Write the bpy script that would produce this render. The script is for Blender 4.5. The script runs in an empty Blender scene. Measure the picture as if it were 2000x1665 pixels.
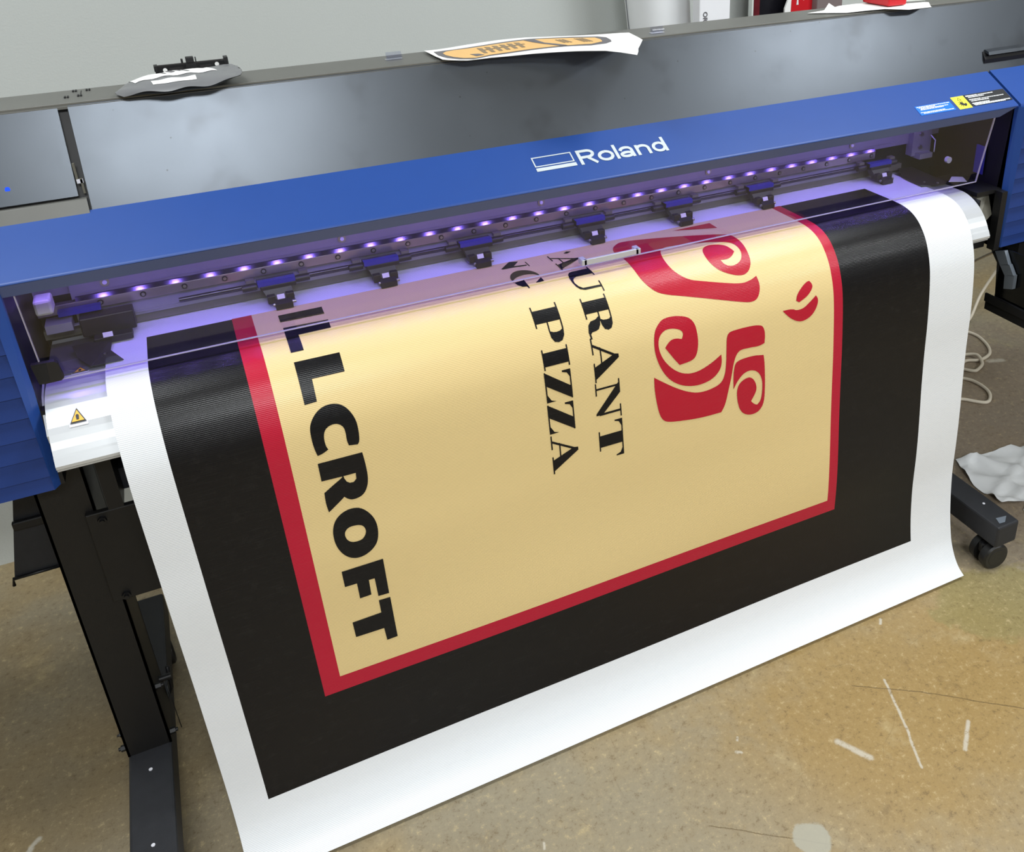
import bpy, bmesh, math, random
from mathutils import Vector, Matrix
from mathutils.geometry import tessellate_polygon
random.seed(7)
SC = bpy.context.scene
COL = SC.collection

# ------------------------------------------------------------------ helpers
def lin(c):
    def f(v):
        v = v / 255.0
        return v / 12.92 if v <= 0.04045 else ((v + 0.055) / 1.055) ** 2.4
    return (f(c[0]), f(c[1]), f(c[2]), 1.0)

class NT:
    """tiny node-tree writer"""
    def __init__(s, name):
        s.m = bpy.data.materials.new(name); s.m.use_nodes = True
        s.t = s.m.node_tree; s.n = s.t.nodes; s.l = s.t.links
        s.n.clear()
        s.out = s.n.new('ShaderNodeOutputMaterial')
    def node(s, kind, **kw):
        x = s.n.new(kind)
        for k, v in kw.items(): setattr(x, k, v)
        return x
    def put(s, sock, v):
        if hasattr(v, 'is_linked') or isinstance(v, bpy.types.NodeSocket): s.l.new(v, sock)
        else: sock.default_value = v
    def math(s, op, a, b=0.0, c=None, clamp=False):
        x = s.node('ShaderNodeMath', operation=op, use_clamp=clamp)
        s.put(x.inputs[0], a); s.put(x.inputs[1], b)
        if c is not None: s.put(x.inputs[2], c)
        return x.outputs[0]
    def noise(s, vec, scale, detail=4.0, rough=0.55):
        x = s.node('ShaderNodeTexNoise')
        s.l.new(vec, x.inputs['Vector'])
        x.inputs['Scale'].default_value = scale
        x.inputs['Detail'].default_value = detail
        x.inputs['Roughness'].default_value = rough
        return x.outputs['Fac']
    def ramp(s, fac, lo, hi):
        x = s.node('ShaderNodeMapRange'); x.interpolation_type = 'SMOOTHSTEP'
        s.put(x.inputs['Value'], fac)
        x.inputs['From Min'].default_value = lo; x.inputs['From Max'].default_value = hi
        return x.outputs['Result']
    def mix(s, fac, a, b):
        x = s.node('ShaderNodeMix', data_type='RGBA')
        s.put(x.inputs[0], fac); s.put(x.inputs[6], a); s.put(x.inputs[7], b)
        return x.outputs[2]
    def bump(s, h, strength, dist):
        x = s.node('ShaderNodeBump')
        x.inputs['Strength'].default_value = strength
        x.inputs['Distance'].default_value = dist
        s.l.new(h, x.inputs['Height'])
        return x.outputs[0]
    def bsdf(s, color, rough, metal=0.0, spec=0.5, normal=None, **kw):
        b = s.node('ShaderNodeBsdfPrincipled')
        s.put(b.inputs['Base Color'], color); s.put(b.inputs['Roughness'], rough)
        b.inputs['Metallic'].default_value = metal
        b.inputs['Specular IOR Level'].default_value = spec
        if normal is not None: s.l.new(normal, b.inputs['Normal'])
        for k, v in kw.items(): b.inputs[k].default_value = v
        s.l.new(b.outputs[0], s.out.inputs[0])
        return b

def mat(name, rgb, rough=0.5, metal=0.0, spec=0.5, var=0.06, scale=30.0, bump=0.0, bscale=400.0, **kw):
    t = NT(name); c = lin(rgb)
    tc = t.node('ShaderNodeTexCoord').outputs['Object']
    n = t.noise(tc, scale)
    a = tuple(min(1, v * (1 - var)) for v in c[:3]) + (1,)
    b = tuple(min(1, v * (1 + var)) for v in c[:3]) + (1,)
    col = t.mix(n, a, b)
    nr = None
    if bump: nr = t.bump(t.noise(tc, bscale, 2.0), bump, 0.001)
    t.bsdf(col, rough, metal, spec, nr, **kw)
    return t.m

def fix_normals(me):
    bm = bmesh.new(); bm.from_mesh(me)
    bmesh.ops.recalc_face_normals(bm, faces=bm.faces)
    bm.to_mesh(me); bm.free()

class MB:
    """collects geometry in world metres, builds ONE mesh object"""
    def __init__(s): s.v = []; s.f = []; s.mi = []; s.sm = []
    def add(s, vs, fs, mi=0, smooth=False):
        o = len(s.v); s.v += [tuple(v) for v in vs]
        for f in fs: s.f.append(tuple(i + o for i in f)); s.mi.append(mi); s.sm.append(smooth)
        return s
    def box(s, a, b, mi=0, M=None, ch=0.0):
        (x0, y0, z0), (x1, y1, z1) = a, b
        if ch <= 0:
            vs = [(x, y, z) for x in (x0, x1) for y in (y0, y1) for z in (z0, z1)]
            fs = [(0, 1, 3, 2), (4, 6, 7, 5), (0, 4, 5, 1), (2, 3, 7, 6), (0, 2, 6, 4), (1, 5, 7, 3)]
        else:
            bm = bmesh.new(); bmesh.ops.create_cube(bm, size=1.0)
            for v in bm.verts:
                v.co = Vector(((x0 + x1) / 2 + v.co.x * (x1 - x0), (y0 + y1) / 2 + v.co.y * (y1 - y0), (z0 + z1) / 2 + v.co.z * (z1 - z0)))
            bmesh.ops.bevel(bm, geom=list(bm.edges), offset=ch, segments=2, affect='EDGES', profile=0.5)
            bm.verts.index_update()
            vs = [tuple(v.co) for v in bm.verts]; fs = [tuple(v.index for v in f.verts) for f in bm.faces]
            bm.free()
        if M is not None: vs = [tuple(M @ Vector(v)) for v in vs]
        return s.add(vs, fs, mi)
    def extrude_x(s, prof, x0, x1, mi=0, smooth=False, close=True, caps=True):
        """prof: list of (y,z); closed outline extruded along X"""
        n = len(prof)
        vs = [(x0, y, z) for y, z in prof] + [(x1, y, z) for y, z in prof]
        fs = []
        for i in range(n if close else n - 1):
            j = (i + 1) % n; fs.append((i, j, n + j, n + i))
        s.add(vs, fs, mi, smooth)
        if caps and close:
            tri = tessellate_polygon([[Vector((y, z, 0)) for y, z in prof]])
            s.add(vs, [tuple(t) for t in tri] + [tuple(i + n for i in t)[::-1] for t in tri], mi)
        return s
    def prism(s, pts, vec, mi=0):
        """planar polygon pts (3D) extruded by vec"""
        n = len(pts); vec = Vector(vec)
        P = [Vector(p) for p in pts]
        vs = P + [p + vec for p in P]
        fs = [(i, (i + 1) % n, n + (i + 1) % n, n + i) for i in range(n)]
        # project for tessellation
        nn = Vector((0, 0, 0))
        for i in range(n): nn += P[i].cross(P[(i + 1) % n])
        nn.normalize(); u = nn.orthogonal().normalized(); w = nn.cross(u)
        tri = tessellate_polygon([[Vector((p.dot(u), p.dot(w), 0)) for p in P]])
        fs += [tuple(t) for t in tri] + [tuple(i + n for i in t)[::-1] for t in tri]
        return s.add([tuple(v) for v in vs], fs, mi)
    def cyl(s, a, b, r, r2=None, n=20, mi=0, smooth=True, caps=True):
        a = Vector(a); b = Vector(b); r2 = r if r2 is None else r2
        d = (b - a).normalized(); u = d.orthogonal().normalized(); w = d.cross(u)
        vs = []
        for p, rr in ((a, r), (b, r2)):
            for i in range(n):
                t = 2 * math.pi * i / n; vs.append(tuple(p + u * rr * math.cos(t) + w * rr * math.sin(t)))
        fs = [(i, (i + 1) % n, n + (i + 1) % n, n + i) for i in range(n)]
        s.add(vs, fs, mi, smooth)
        if caps: s.add(vs, [tuple(range(n))[::-1], tuple(range(n, 2 * n))], mi)
        return s
    def tube(s, pts, r, n=10, mi=0):
        P = [Vector(p) for p in pts]; vs = []
        up = Vector((0, 0, 1)); prev = None
        for i, p in enumerate(P):
            d = (P[min(i + 1, len(P) - 1)] - P[max(i - 1, 0)]).normalized()
            if prev is None: u = d.orthogonal().normalized()
            else: u = (prev - d * prev.dot(d)).normalized()
            prev = u; w = d.cross(u)
            for k in range(n):
                t = 2 * math.pi * k / n; vs.append(tuple(p + u * r * math.cos(t) + w * r * math.sin(t)))
        fs = [(i * n + k, i * n + (k + 1) % n, (i + 1) * n + (k + 1) % n, (i + 1) * n + k) for i in range(len(P) - 1) for k in range(n)]
        fs += [tuple(range(n))[::-1], tuple(range((len(P) - 1) * n, len(P) * n))]
        return s.add(vs, fs, mi, True)
    def grid(s, fn, nu, nv, mi=0, smooth=True, thick=None):
        """fn(u,v)->(point); optional thick vector fn for a backside"""
        vs = [tuple(fn(i / nu, j / nv)) for i in range(nu + 1) for j in range(nv + 1)]
        q = lambda i, j: i * (nv + 1) + j
        fs = [(q(i, j), q(i + 1, j), q(i + 1, j + 1), q(i, j + 1)) for i in range(nu) for j in range(nv)]
        if thick is None: return s.add(vs, fs, mi, smooth)
        t = Vector(thick); m = len(vs)
        vs2 = [tuple(Vector(v) + t) for v in vs]
        bord = [q(i, 0) for i in range(nu + 1)] + [q(nu, j) for j in range(1, nv + 1)] + [q(i, nv) for i in range(nu - 1, -1, -1)] + [q(0, j) for j in range(nv - 1, 0, -1)]
        k = len(bord)
        fs2 = [tuple(x + m for x in f)[::-1] for f in fs]
        fe = [(bord[i], bord[(i + 1) % k], bord[(i + 1) % k] + m, bord[i] + m) for i in range(k)]
        s.add(vs + vs2, fs + fs2, mi, smooth)
        o = len(s.v) - 2 * m
        for f in fe: s.f.append(tuple(x + o for x in f)); s.mi.append(mi); s.sm.append(False)
        return s
    def build(s, name, mats, parent=None, normals=True):
        me = bpy.data.meshes.new(name)
        base = WLOC.get(parent.name, Vector((0, 0, 0))) if parent else Vector((0, 0, 0))
        cen = sum((Vector(v) for v in s.v), Vector((0, 0, 0))) / max(1, len(s.v))
        if parent is None:
            cen.z = min(v[2] for v in s.v)
        me.from_pydata([tuple(Vector(v) - cen) for v in s.v], [], s.f)
        if not isinstance(mats, (list, tuple)): mats = [mats]
        for m in mats: me.materials.append(m)
        me.polygons.foreach_set('material_index', s.mi)
        me.polygons.foreach_set('use_smooth', s.sm)
        me.update()
        if normals: fix_normals(me)
        o = bpy.data.objects.new(name, me); COL.objects.link(o)
        if parent: o.parent = parent
        o.location = cen - base
        WLOC[o.name] = cen.copy()
        return o
WLOC = {}
def tag(o, label=None, cat=None, group=None, kind=None):
    if label: o['label'] = label
    if cat: o['category'] = cat
    if group: o['group'] = group
    if kind: o['kind'] = kind
    return o
def thing(name, loc, label, cat, group=None):
    o = bpy.data.objects.new(name, None); COL.objects.link(o)
    o.location = loc; o.empty_display_size = 0.1; WLOC[o.name] = Vector(loc)
    return tag(o, label, cat, group)
def strip(pts, w):
    """2D polyline of constant width -> list of quads (each 4 pts)"""
    pp = [pts[0]]
    for q_ in pts[1:]:
        if math.hypot(q_[0] - pp[-1][0], q_[1] - pp[-1][1]) > 1e-7: pp.append(q_)
    pts = pp; out = []
    n = len(pts); L = []; R = []
    for i in range(n):
        a = Vector(pts[max(i - 1, 0)]); b = Vector(pts[min(i + 1, n - 1)])
        p = Vector(pts[i]); d = (b - a)
        if d.length < 1e-9: d = Vector((1, 0))
        d.normalize(); nn = Vector((-d.y, d.x))
        k = w / 2
        if 0 < i < n - 1:
            d1 = (p - Vector(pts[i - 1])).normalized()
            k = k / max(0.4, abs(d1.dot(d)))
        L.append(p + nn * k); R.append(p - nn * k)
    return [[tuple(L[i]), tuple(L[i + 1]), tuple(R[i + 1]), tuple(R[i])] for i in range(n - 1)]
def arc(cx, cy, rx, ry, a0, a1, n=16):
    return [(cx + rx * math.cos(math.radians(a0 + (a1 - a0) * i / n)), cy + ry * math.sin(math.radians(a0 + (a1 - a0) * i / n))) for i in range(n + 1)]

# ------------------------------------------------------------------ camera
cam = bpy.data.cameras.new('camera'); co = bpy.data.objects.new('camera', cam); COL.objects.link(co)
R0 = Vector((0.89878484, -0.4376588, -0.02530994)); D0 = Vector((-0.20662011, -0.37198565, -0.90495017)); F0 = Vector((0.38664447, 0.81858503, -0.42476417))
Mx = Matrix.Identity(4)
for i in range(3): Mx[i][0] = R0[i]; Mx[i][1] = -D0[i]; Mx[i][2] = -F0[i]
Mx.translation = (0, 0, 1.595)
co.matrix_world = Mx
cam.sensor_width = 36.0; cam.lens = 1798.71 / 2000 * 36
cam.shift_x = (1000 - 1197.96) / 2000; cam.shift_y = (566.43 - 832.5) / 2000
cam.clip_start = 0.02
SC.camera = co
RED_ART=[[[(0.6923,0.1968),(0.6997,0.1831),(0.7122,0.1721),(0.724,0.1665),(0.7537,0.1709),(0.8255,0.1928),(0.8759,0.2119),(0.9215,0.2315),(0.9294,0.2455),(0.9292,0.2718),(0.9252,0.3005),(0.9206,0.3257),(0.9148,0.3381),(0.9048,0.3487),(0.8907,0.352),(0.8718,0.3469),(0.8493,0.3337),(0.8386,0.3183),(0.8356,0.2986),(0.8404,0.2789),(0.8495,0.2677),(0.864,0.2629),(0.8801,0.2672),(0.8929,0.2767),(0.8967,0.2891),(0.899,0.299),(0.8882,0.3093),(0.8752,0.3139),(0.8613,0.3118),(0.8632,0.3218),(0.8725,0.3287),(0.8862,0.3291),(0.8996,0.3232),(0.9078,0.3132),(0.9126,0.2999),(0.9127,0.2826),(0.907,0.2694),(0.8916,0.2601),(0.866,0.2481),(0.8314,0.2395),(0.7902,0.2312),(0.7744,0.2372),(0.7638,0.2546),(0.7554,0.2856),(0.7583,0.3132),(0.7788,0.3361),(0.8086,0.3457),(0.8493,0.3577),(0.883,0.3664),(0.9045,0.3644),(0.9196,0.3586),(0.9222,0.3732),(0.9199,0.3869),(0.9121,0.4014),(0.8973,0.4054),(0.8728,0.399),(0.83,0.3857),(0.7679,0.3663),(0.7187,0.3514),(0.7022,0.3377),(0.6904,0.3151),(0.6895,0.2827),(0.6923,0.2458),(0.6924,0.2259),(0.6893,0.2098)]],
[[(0.8413,0.1646),(0.8848,0.1643),(0.9266,0.164),(0.926,0.1951),(0.8889,0.1819)]],
[[(0.6967,0.4036),(0.7083,0.3947),(0.7313,0.3941),(0.7588,0.4017),(0.771,0.4154),(0.7746,0.4377),(0.7752,0.4571),(0.7711,0.4785),(0.7617,0.4889),(0.7336,0.4909),(0.7214,0.4741),(0.706,0.4495),(0.7158,0.4384),(0.7275,0.4358),(0.7415,0.4406),(0.7458,0.4321),(0.742,0.4232),(0.7273,0.4167),(0.7104,0.4151),(0.6975,0.4233),(0.6925,0.4367),(0.694,0.4559),(0.7039,0.4779),(0.7229,0.5),(0.7459,0.5135),(0.7726,0.515),(0.8031,0.5042),(0.8231,0.4926),(0.8243,0.5069),(0.8203,0.5235),(0.8053,0.5372),(0.7839,0.5431),(0.7598,0.5423),(0.7333,0.5333),(0.7106,0.5154),(0.6945,0.4895),(0.6851,0.4591),(0.6842,0.4347),(0.6883,0.4146)]],
[[(0.6794,0.5024),(0.6988,0.5179),(0.7243,0.5367),(0.7475,0.5506),(0.7713,0.5598),(0.7987,0.5592),(0.8203,0.5533),(0.8299,0.538),(0.8334,0.5152),(0.835,0.4864),(0.8365,0.461),(0.8417,0.4525),(0.851,0.4506),(0.885,0.4503),(0.9129,0.4536),(0.9203,0.4616),(0.9226,0.4766),(0.9206,0.4936),(0.9085,0.497),(0.8833,0.4944),(0.8646,0.494),(0.8552,0.5033),(0.8487,0.5223),(0.8437,0.5478),(0.8373,0.5702),(0.8293,0.6017),(0.8198,0.616),(0.7764,0.6153),(0.7339,0.6094),(0.7042,0.6034),(0.6927,0.5959),(0.6859,0.5803),(0.6812,0.5522),(0.6788,0.5253)]],
[[(0.8518,0.5231),(0.8581,0.5159),(0.8769,0.5134),(0.899,0.5142),(0.9181,0.5183),(0.9204,0.5385),(0.9208,0.5847),(0.919,0.6218),(0.9092,0.6378),(0.8929,0.6431),(0.8735,0.6373),(0.8624,0.624),(0.8571,0.6037),(0.8552,0.5815),(0.8608,0.5647),(0.8766,0.5569),(0.8893,0.5583),(0.8991,0.5724),(0.9015,0.5885),(0.8961,0.5995),(0.8881,0.6112),(0.8946,0.6194),(0.9027,0.6233),(0.9109,0.6163),(0.9148,0.5955),(0.9145,0.5705),(0.9069,0.553),(0.8925,0.5431),(0.8735,0.5439),(0.8577,0.5577),(0.8483,0.5734),(0.8484,0.5461)]],
[[(1.0328,0.3918),(1.0381,0.3984),(1.0384,0.4068),(1.0248,0.4205),(1.0041,0.4285),(0.9974,0.4242),(1.0005,0.4125),(1.015,0.3991),(1.0261,0.3926)]],
[[(0.9648,0.4374),(0.9873,0.4383),(0.9968,0.4439),(1.0131,0.4434),(1.0301,0.4329),(1.0441,0.4233),(1.0491,0.4314),(1.0461,0.4451),(1.0355,0.46),(1.0205,0.4682),(1.0024,0.4692),(0.983,0.4578),(0.9693,0.4433)]]]
BLACK_ART=[[[(0.082,0.1758),(0.1532,0.176),(0.1526,0.2058),(0.0822,0.2045)]],
[[(0.0831,0.2278),(0.154,0.2311),(0.1529,0.2624),(0.1019,0.2631),(0.1017,0.3034),(0.0822,0.3034)]],
[[(0.0824,0.3216),(0.1519,0.322),(0.1518,0.3541),(0.1018,0.3538),(0.1008,0.3896),(0.0822,0.3905)]],
[[(0.0841,0.4775),(0.0816,0.465),(0.0806,0.45),(0.081,0.4322),(0.0842,0.4208),(0.0933,0.4079),(0.1062,0.3995),(0.1208,0.3982),(0.1328,0.4018),(0.1422,0.4109),(0.149,0.4249),(0.1521,0.4385),(0.152,0.4568),(0.1502,0.4714),(0.1469,0.4761),(0.1333,0.4737),(0.1315,0.4656),(0.1325,0.4473),(0.1301,0.4384),(0.1233,0.4319),(0.1138,0.431),(0.1051,0.4347),(0.1006,0.4415),(0.0985,0.4518),(0.0992,0.4649),(0.1016,0.4713),(0.0924,0.476)]],
[[(0.0816,0.4912),(0.151,0.4922),(0.1526,0.5134),(0.1527,0.5406),(0.1481,0.5591),(0.1389,0.5711),(0.1238,0.5739),(0.1162,0.5702),(0.1105,0.5636),(0.097,0.5739),(0.0826,0.5839),(0.0807,0.568),(0.0819,0.5465),(0.0974,0.5366),(0.1132,0.5277),(0.1136,0.5256),(0.0815,0.5242)],[(0.116,0.5294),(0.1156,0.5256),(0.135,0.526),(0.1342,0.5368),(0.1293,0.5414),(0.1232,0.541),(0.1187,0.537)]],
[[(0.0818,0.6196),(0.0891,0.6017),(0.1023,0.5912),(0.1172,0.5884),(0.1313,0.592),(0.1437,0.6064),(0.1514,0.6249),(0.1522,0.6461),(0.148,0.6657),(0.1384,0.6779),(0.1242,0.6857),(0.1091,0.6865),(0.0956,0.6784),(0.0857,0.6626),(0.0809,0.6425)],[(0.0989,0.6312),(0.1051,0.6232),(0.1158,0.622),(0.1279,0.6253),(0.1329,0.6336),(0.1322,0.6438),(0.1254,0.653),(0.1146,0.6541),(0.1055,0.6514),(0.0996,0.6432)]],
[[(0.0817,0.7036),(0.1506,0.7038),(0.15,0.7785),(0.1316,0.7775),(0.1313,0.7382),(0.1215,0.7377),(0.1208,0.7694),(0.1017,0.7697),(0.1017,0.7369),(0.0818,0.7363)]],
[[(0.1504,0.7873),(0.15,0.8752),(0.1316,0.8756),(0.1305,0.8485),(0.0822,0.8474),(0.0815,0.8147),(0.131,0.8138),(0.1309,0.7865)]],
[[(0.4747,0.2462),(0.474,0.2321),(0.4766,0.218),(0.484,0.2049),(0.4946,0.1981),(0.5082,0.1998),(0.5197,0.2094),(0.5259,0.2246),(0.5271,0.2395),(0.5253,0.2364),(0.5176,0.2252),(0.5032,0.2209),(0.4878,0.2243),(0.477,0.2337)]],
[[(0.475,0.2453),(0.4916,0.2434),(0.4943,0.2398),(0.4928,0.275),(0.4905,0.2759),(0.4897,0.2682),(0.4826,0.2664),(0.4773,0.2576)]],
[[(0.5091,0.262),(0.5224,0.2488),(0.5254,0.2453),(0.5249,0.2622),(0.5165,0.2632)]],
[[(0.4746,0.1772),(0.4966,0.1539),(0.5004,0.1521),(0.5146,0.1584),(0.5001,0.1752),(0.523,0.1798),(0.5225,0.1839),(0.4942,0.1801),(0.4779,0.1802)]],
[[(0.5245,0.1667),(0.5264,0.1667),(0.5267,0.189),(0.5246,0.1889)]],
[[(0.604,0.1646),(0.612,0.1586),(0.6203,0.1621),(0.6101,0.168)]]]
LAMPS = [('ceiling_and_fill_lamp', .05, -1.45, 80), ('ceiling_and_fill_lamp', 3.7, -1.45, 84), ('ceiling_and_fill_lamp', .3, -4.1, 72), ('ceiling_and_fill_lamp', 3.6, -4.1, 72), ('ceiling_and_fill_lamp', 1.9, 1.0, 42), ('ceiling_and_fill_lamp', -.7, 1.1, 32)]  # last entry is an added fill that brightens the back wall
VIOLET = 1.8; WORLD = 0.3; EXPO = -0.03
# ------------------------------------------------------------------ materials
m_lid = None
def make_lid():
    t = NT('brushed_dark_lid'); tc = t.node('ShaderNodeTexCoord').outputs['Object']
    smudge = t.ramp(t.noise(tc, 9.0, 3.0), 0.55, 0.75)
    v = t.node('ShaderNodeTexVoronoi'); v.inputs['Scale'].default_value = 26.0; t.l.new(tc, v.inputs['Vector'])
    dots = t.ramp(v.outputs['Distance'], 0.02, 0.045)
    big = t.ramp(t.noise(tc, 3.0), 0.45, 0.6)
    dots = t.math('MAXIMUM', dots, big)
    c = t.mix(smudge, lin((80, 85, 92)), lin((71, 75, 81)))
    c = t.mix(dots, lin((56, 58, 61)), c)
    r = t.math('MULTIPLY_ADD', t.noise(tc, 12.0), 0.06, 0.27)
    nb = t.bump(t.noise(tc, 900.0, 1.0), 0.05, 0.0004)
    t.bsdf(c, r, 0.6, 0.5, nb)
    return t.m
m_lid = make_lid()
m_top = mat('grey_powder_coated_top', (106, 106, 102), 0.45, 0.25, var=0.12, scale=12)
m_blue = mat('blue_textured_plastic', (33, 70, 142), 0.42, 0, 0.4, var=0.04, bump=0.08, bscale=1500)
m_blue_dark = mat('blue_louver_plastic', (28, 56, 122), 0.5, 0, 0.4, var=0.05, bump=0.15, bscale=1500)
m_band = mat('shade_toned_lip_plastic', (80, 90, 128), 0.5, 0, 0.35, var=0.04)  # lip face lies in shade; that purple-grey tone is put into its colour
m_black = mat('black_plastic', (20, 20, 22), 0.45, 0, 0.4, var=0.15)
m_blackm = mat('black_powder_coated_steel', (27, 26, 26), 0.5, 0.1, 0.4, var=0.15, bump=0.15, bscale=900)
m_foot = mat('black_rubberized_steel', (38, 39, 43), 0.55, 0.0, 0.4, var=0.2, scale=60, bump=0.4, bscale=700)
m_platen = mat('white_anodized_platen', (205, 208, 212), 0.3, 0.35, 0.5, var=0.04, scale=14)
m_alu = mat('brushed_aluminium', (138, 136, 148), 0.40, 0.3, var=0.08, scale=40)
m_aludark = mat('grey_metal_guide', (104, 102, 92), 0.5, 0.2, var=0.06)
m_steel = mat('polished_rail_steel', (150, 142, 144), 0.26, 0.7, var=0.1, scale=25)
m_bevel = mat('glossy_rail_bevel', (76, 71, 84), 0.15, 1.0, var=0.05)
m_rod = mat('dark_steel_rod', (70, 68, 74), 0.3, 0.9)
m_screw = mat('steel_screw', (160, 158, 155), 0.3, 0.9)
m_hole = mat('screw_socket_black', (12, 11, 12), 0.6)
m_clamp = mat('black_roller_plastic', (34, 32, 32), 0.42, 0, 0.4)
m_label_blue = mat('deep_blue_label', (38, 36, 128), 0.4)
m_label_white = mat('white_roller_label', (205, 200, 205), 0.5)
m_logo = mat('silver_white_logo_print', (196, 204, 208), 0.45, 0.0)
m_brightblue = mat('bright_blue_sticker', (0, 110, 225), 0.45)
m_yellow = mat('yellow_sticker', (245, 236, 70), 0.45)
m_orange = mat('amber_triangle_print', (236, 178, 40), 0.45)
m_stickw = mat('pale_sticker', (214, 214, 222), 0.45)
m_ink = mat('black_sticker_ink', (28, 30, 34), 0.5)
m_textw = mat('white_sticker_lettering', (225, 228, 230), 0.5)
m_paper = mat('white_paper', (240, 240, 238), 0.7, var=0.02, scale=18)
m_crump = mat('crumpled_white_paper', (222, 224, 226), 0.7, var=0.05, scale=30)
m_tan = mat('tan_print_ink', (226, 182, 118), 0.6)
m_grey_ink = mat('grey_print_ink', (104, 102, 106), 0.6)
m_brown_ink = mat('brown_grey_print_ink', (140, 122, 98), 0.6)
m_bag = mat('grey_poly_mailer_film', (112, 113, 116), 0.3, 0.0, 0.6, var=0.06)
m_bagblack = mat('black_poly_mailer_film', (16, 16, 18), 0.3, 0, 0.6)
m_caster = mat('black_caster_rubber', (24, 24, 25), 0.42, 0, 0.5, var=0.2, scale=80)
m_cord = mat('cream_cord_sheath', (214, 204, 186), 0.55, var=0.03)
m_red = mat('red_printed_card', (196, 22, 34), 0.4)
m_bottle = mat('white_bottle_plastic', (214, 218, 214), 0.4)
m_taupe = mat('taupe_card', (122, 108, 108), 0.6)
m_poster = mat('dark_poster_print', (18, 17, 24), 0.35, var=0.3, scale=14)
m_posterred = mat('dark_red_poster_print', (92, 18, 30), 0.4, var=0.4, scale=60)
m_purple = mat('violet_poster_ring', (52, 30, 130), 0.4)
m_box = mat('white_carton', (240, 240, 244), 0.6, var=0.02)
m_roll = mat('white_vinyl_roll_film', (246, 248, 250), 0.4, var=0.01)
m_sideplate = mat('dark_grey_side_plate', (92, 90, 100), 0.4, 0.3)
m_tab = mat('grey_moulded_tab', (104, 112, 122), 0.45)
m_chrome = mat('chrome_handle_plate', (200, 202, 212), 0.30, 0.4, var=0.02)
m_capw = mat('aged_white_cap', (176, 176, 160), 0.5)
m_stain = mat('pale_paint_drip', (212, 212, 208), 0.6)

def glass(name, tint, gl, rough=0.02):
    t = NT(name)
    tr = t.node('ShaderNodeBsdfTransparent'); tr.inputs[0].default_value = tint
    g = t.node('ShaderNodeBsdfGlossy'); g.inputs['Roughness'].default_value = rough
    tc = t.node('ShaderNodeTexCoord').outputs['Object']
    g.inputs['Color'].default_value = (1, 1, 1, 1)
    f = t.node('ShaderNodeFresnel'); f.inputs['IOR'].default_value = 1.45
    ge = t.node('ShaderNodeNewGeometry')
    k = t.math('MULTIPLY', t.math('MULTIPLY', f.outputs[0], gl), t.math('SUBTRACT', 1.0, ge.outputs['Backfacing']))
    k = t.math('ADD', k, t.math('MULTIPLY', t.noise(tc, 6.0), 0.004), clamp=True)
    mx = t.node('ShaderNodeMixShader'); t.l.new(k, mx.inputs[0]); t.l.new(tr.outputs[0], mx.inputs[1]); t.l.new(g.outputs[0], mx.inputs[2])
    t.l.new(mx.outputs[0], t.out.inputs[0])
    return t.m
m_glass = glass('clear_acrylic_cover', (0.93, 0.93, 0.95, 1), 1.0)
m_edge = mat('acrylic_cut_edge', (196, 190, 205), 0.25, 0, 0.6)
m_smoky = glass('smoky_translucent_plastic', (0.16, 0.17, 0.19, 1), 1.0, 0.12)
m_clip = glass('clear_clip_plastic', (0.88, 0.89, 0.95, 1), 2.0, 0.2)

def emit(name, rgb, s):
    t = NT(name); e = t.node('ShaderNodeEmission'); e.inputs[0].default_value = rgb; e.inputs[1].default_value = s
    t.l.new(e.outputs[0], t.out.inputs[0]); return t.m
m_led = emit('violet_led_emitter', (0.42, 0.34, 1.0, 1), 30.0)
m_ledblue = emit('blue_power_led', (0.02, 0.08, 1.0, 1), 1.6)

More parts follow.
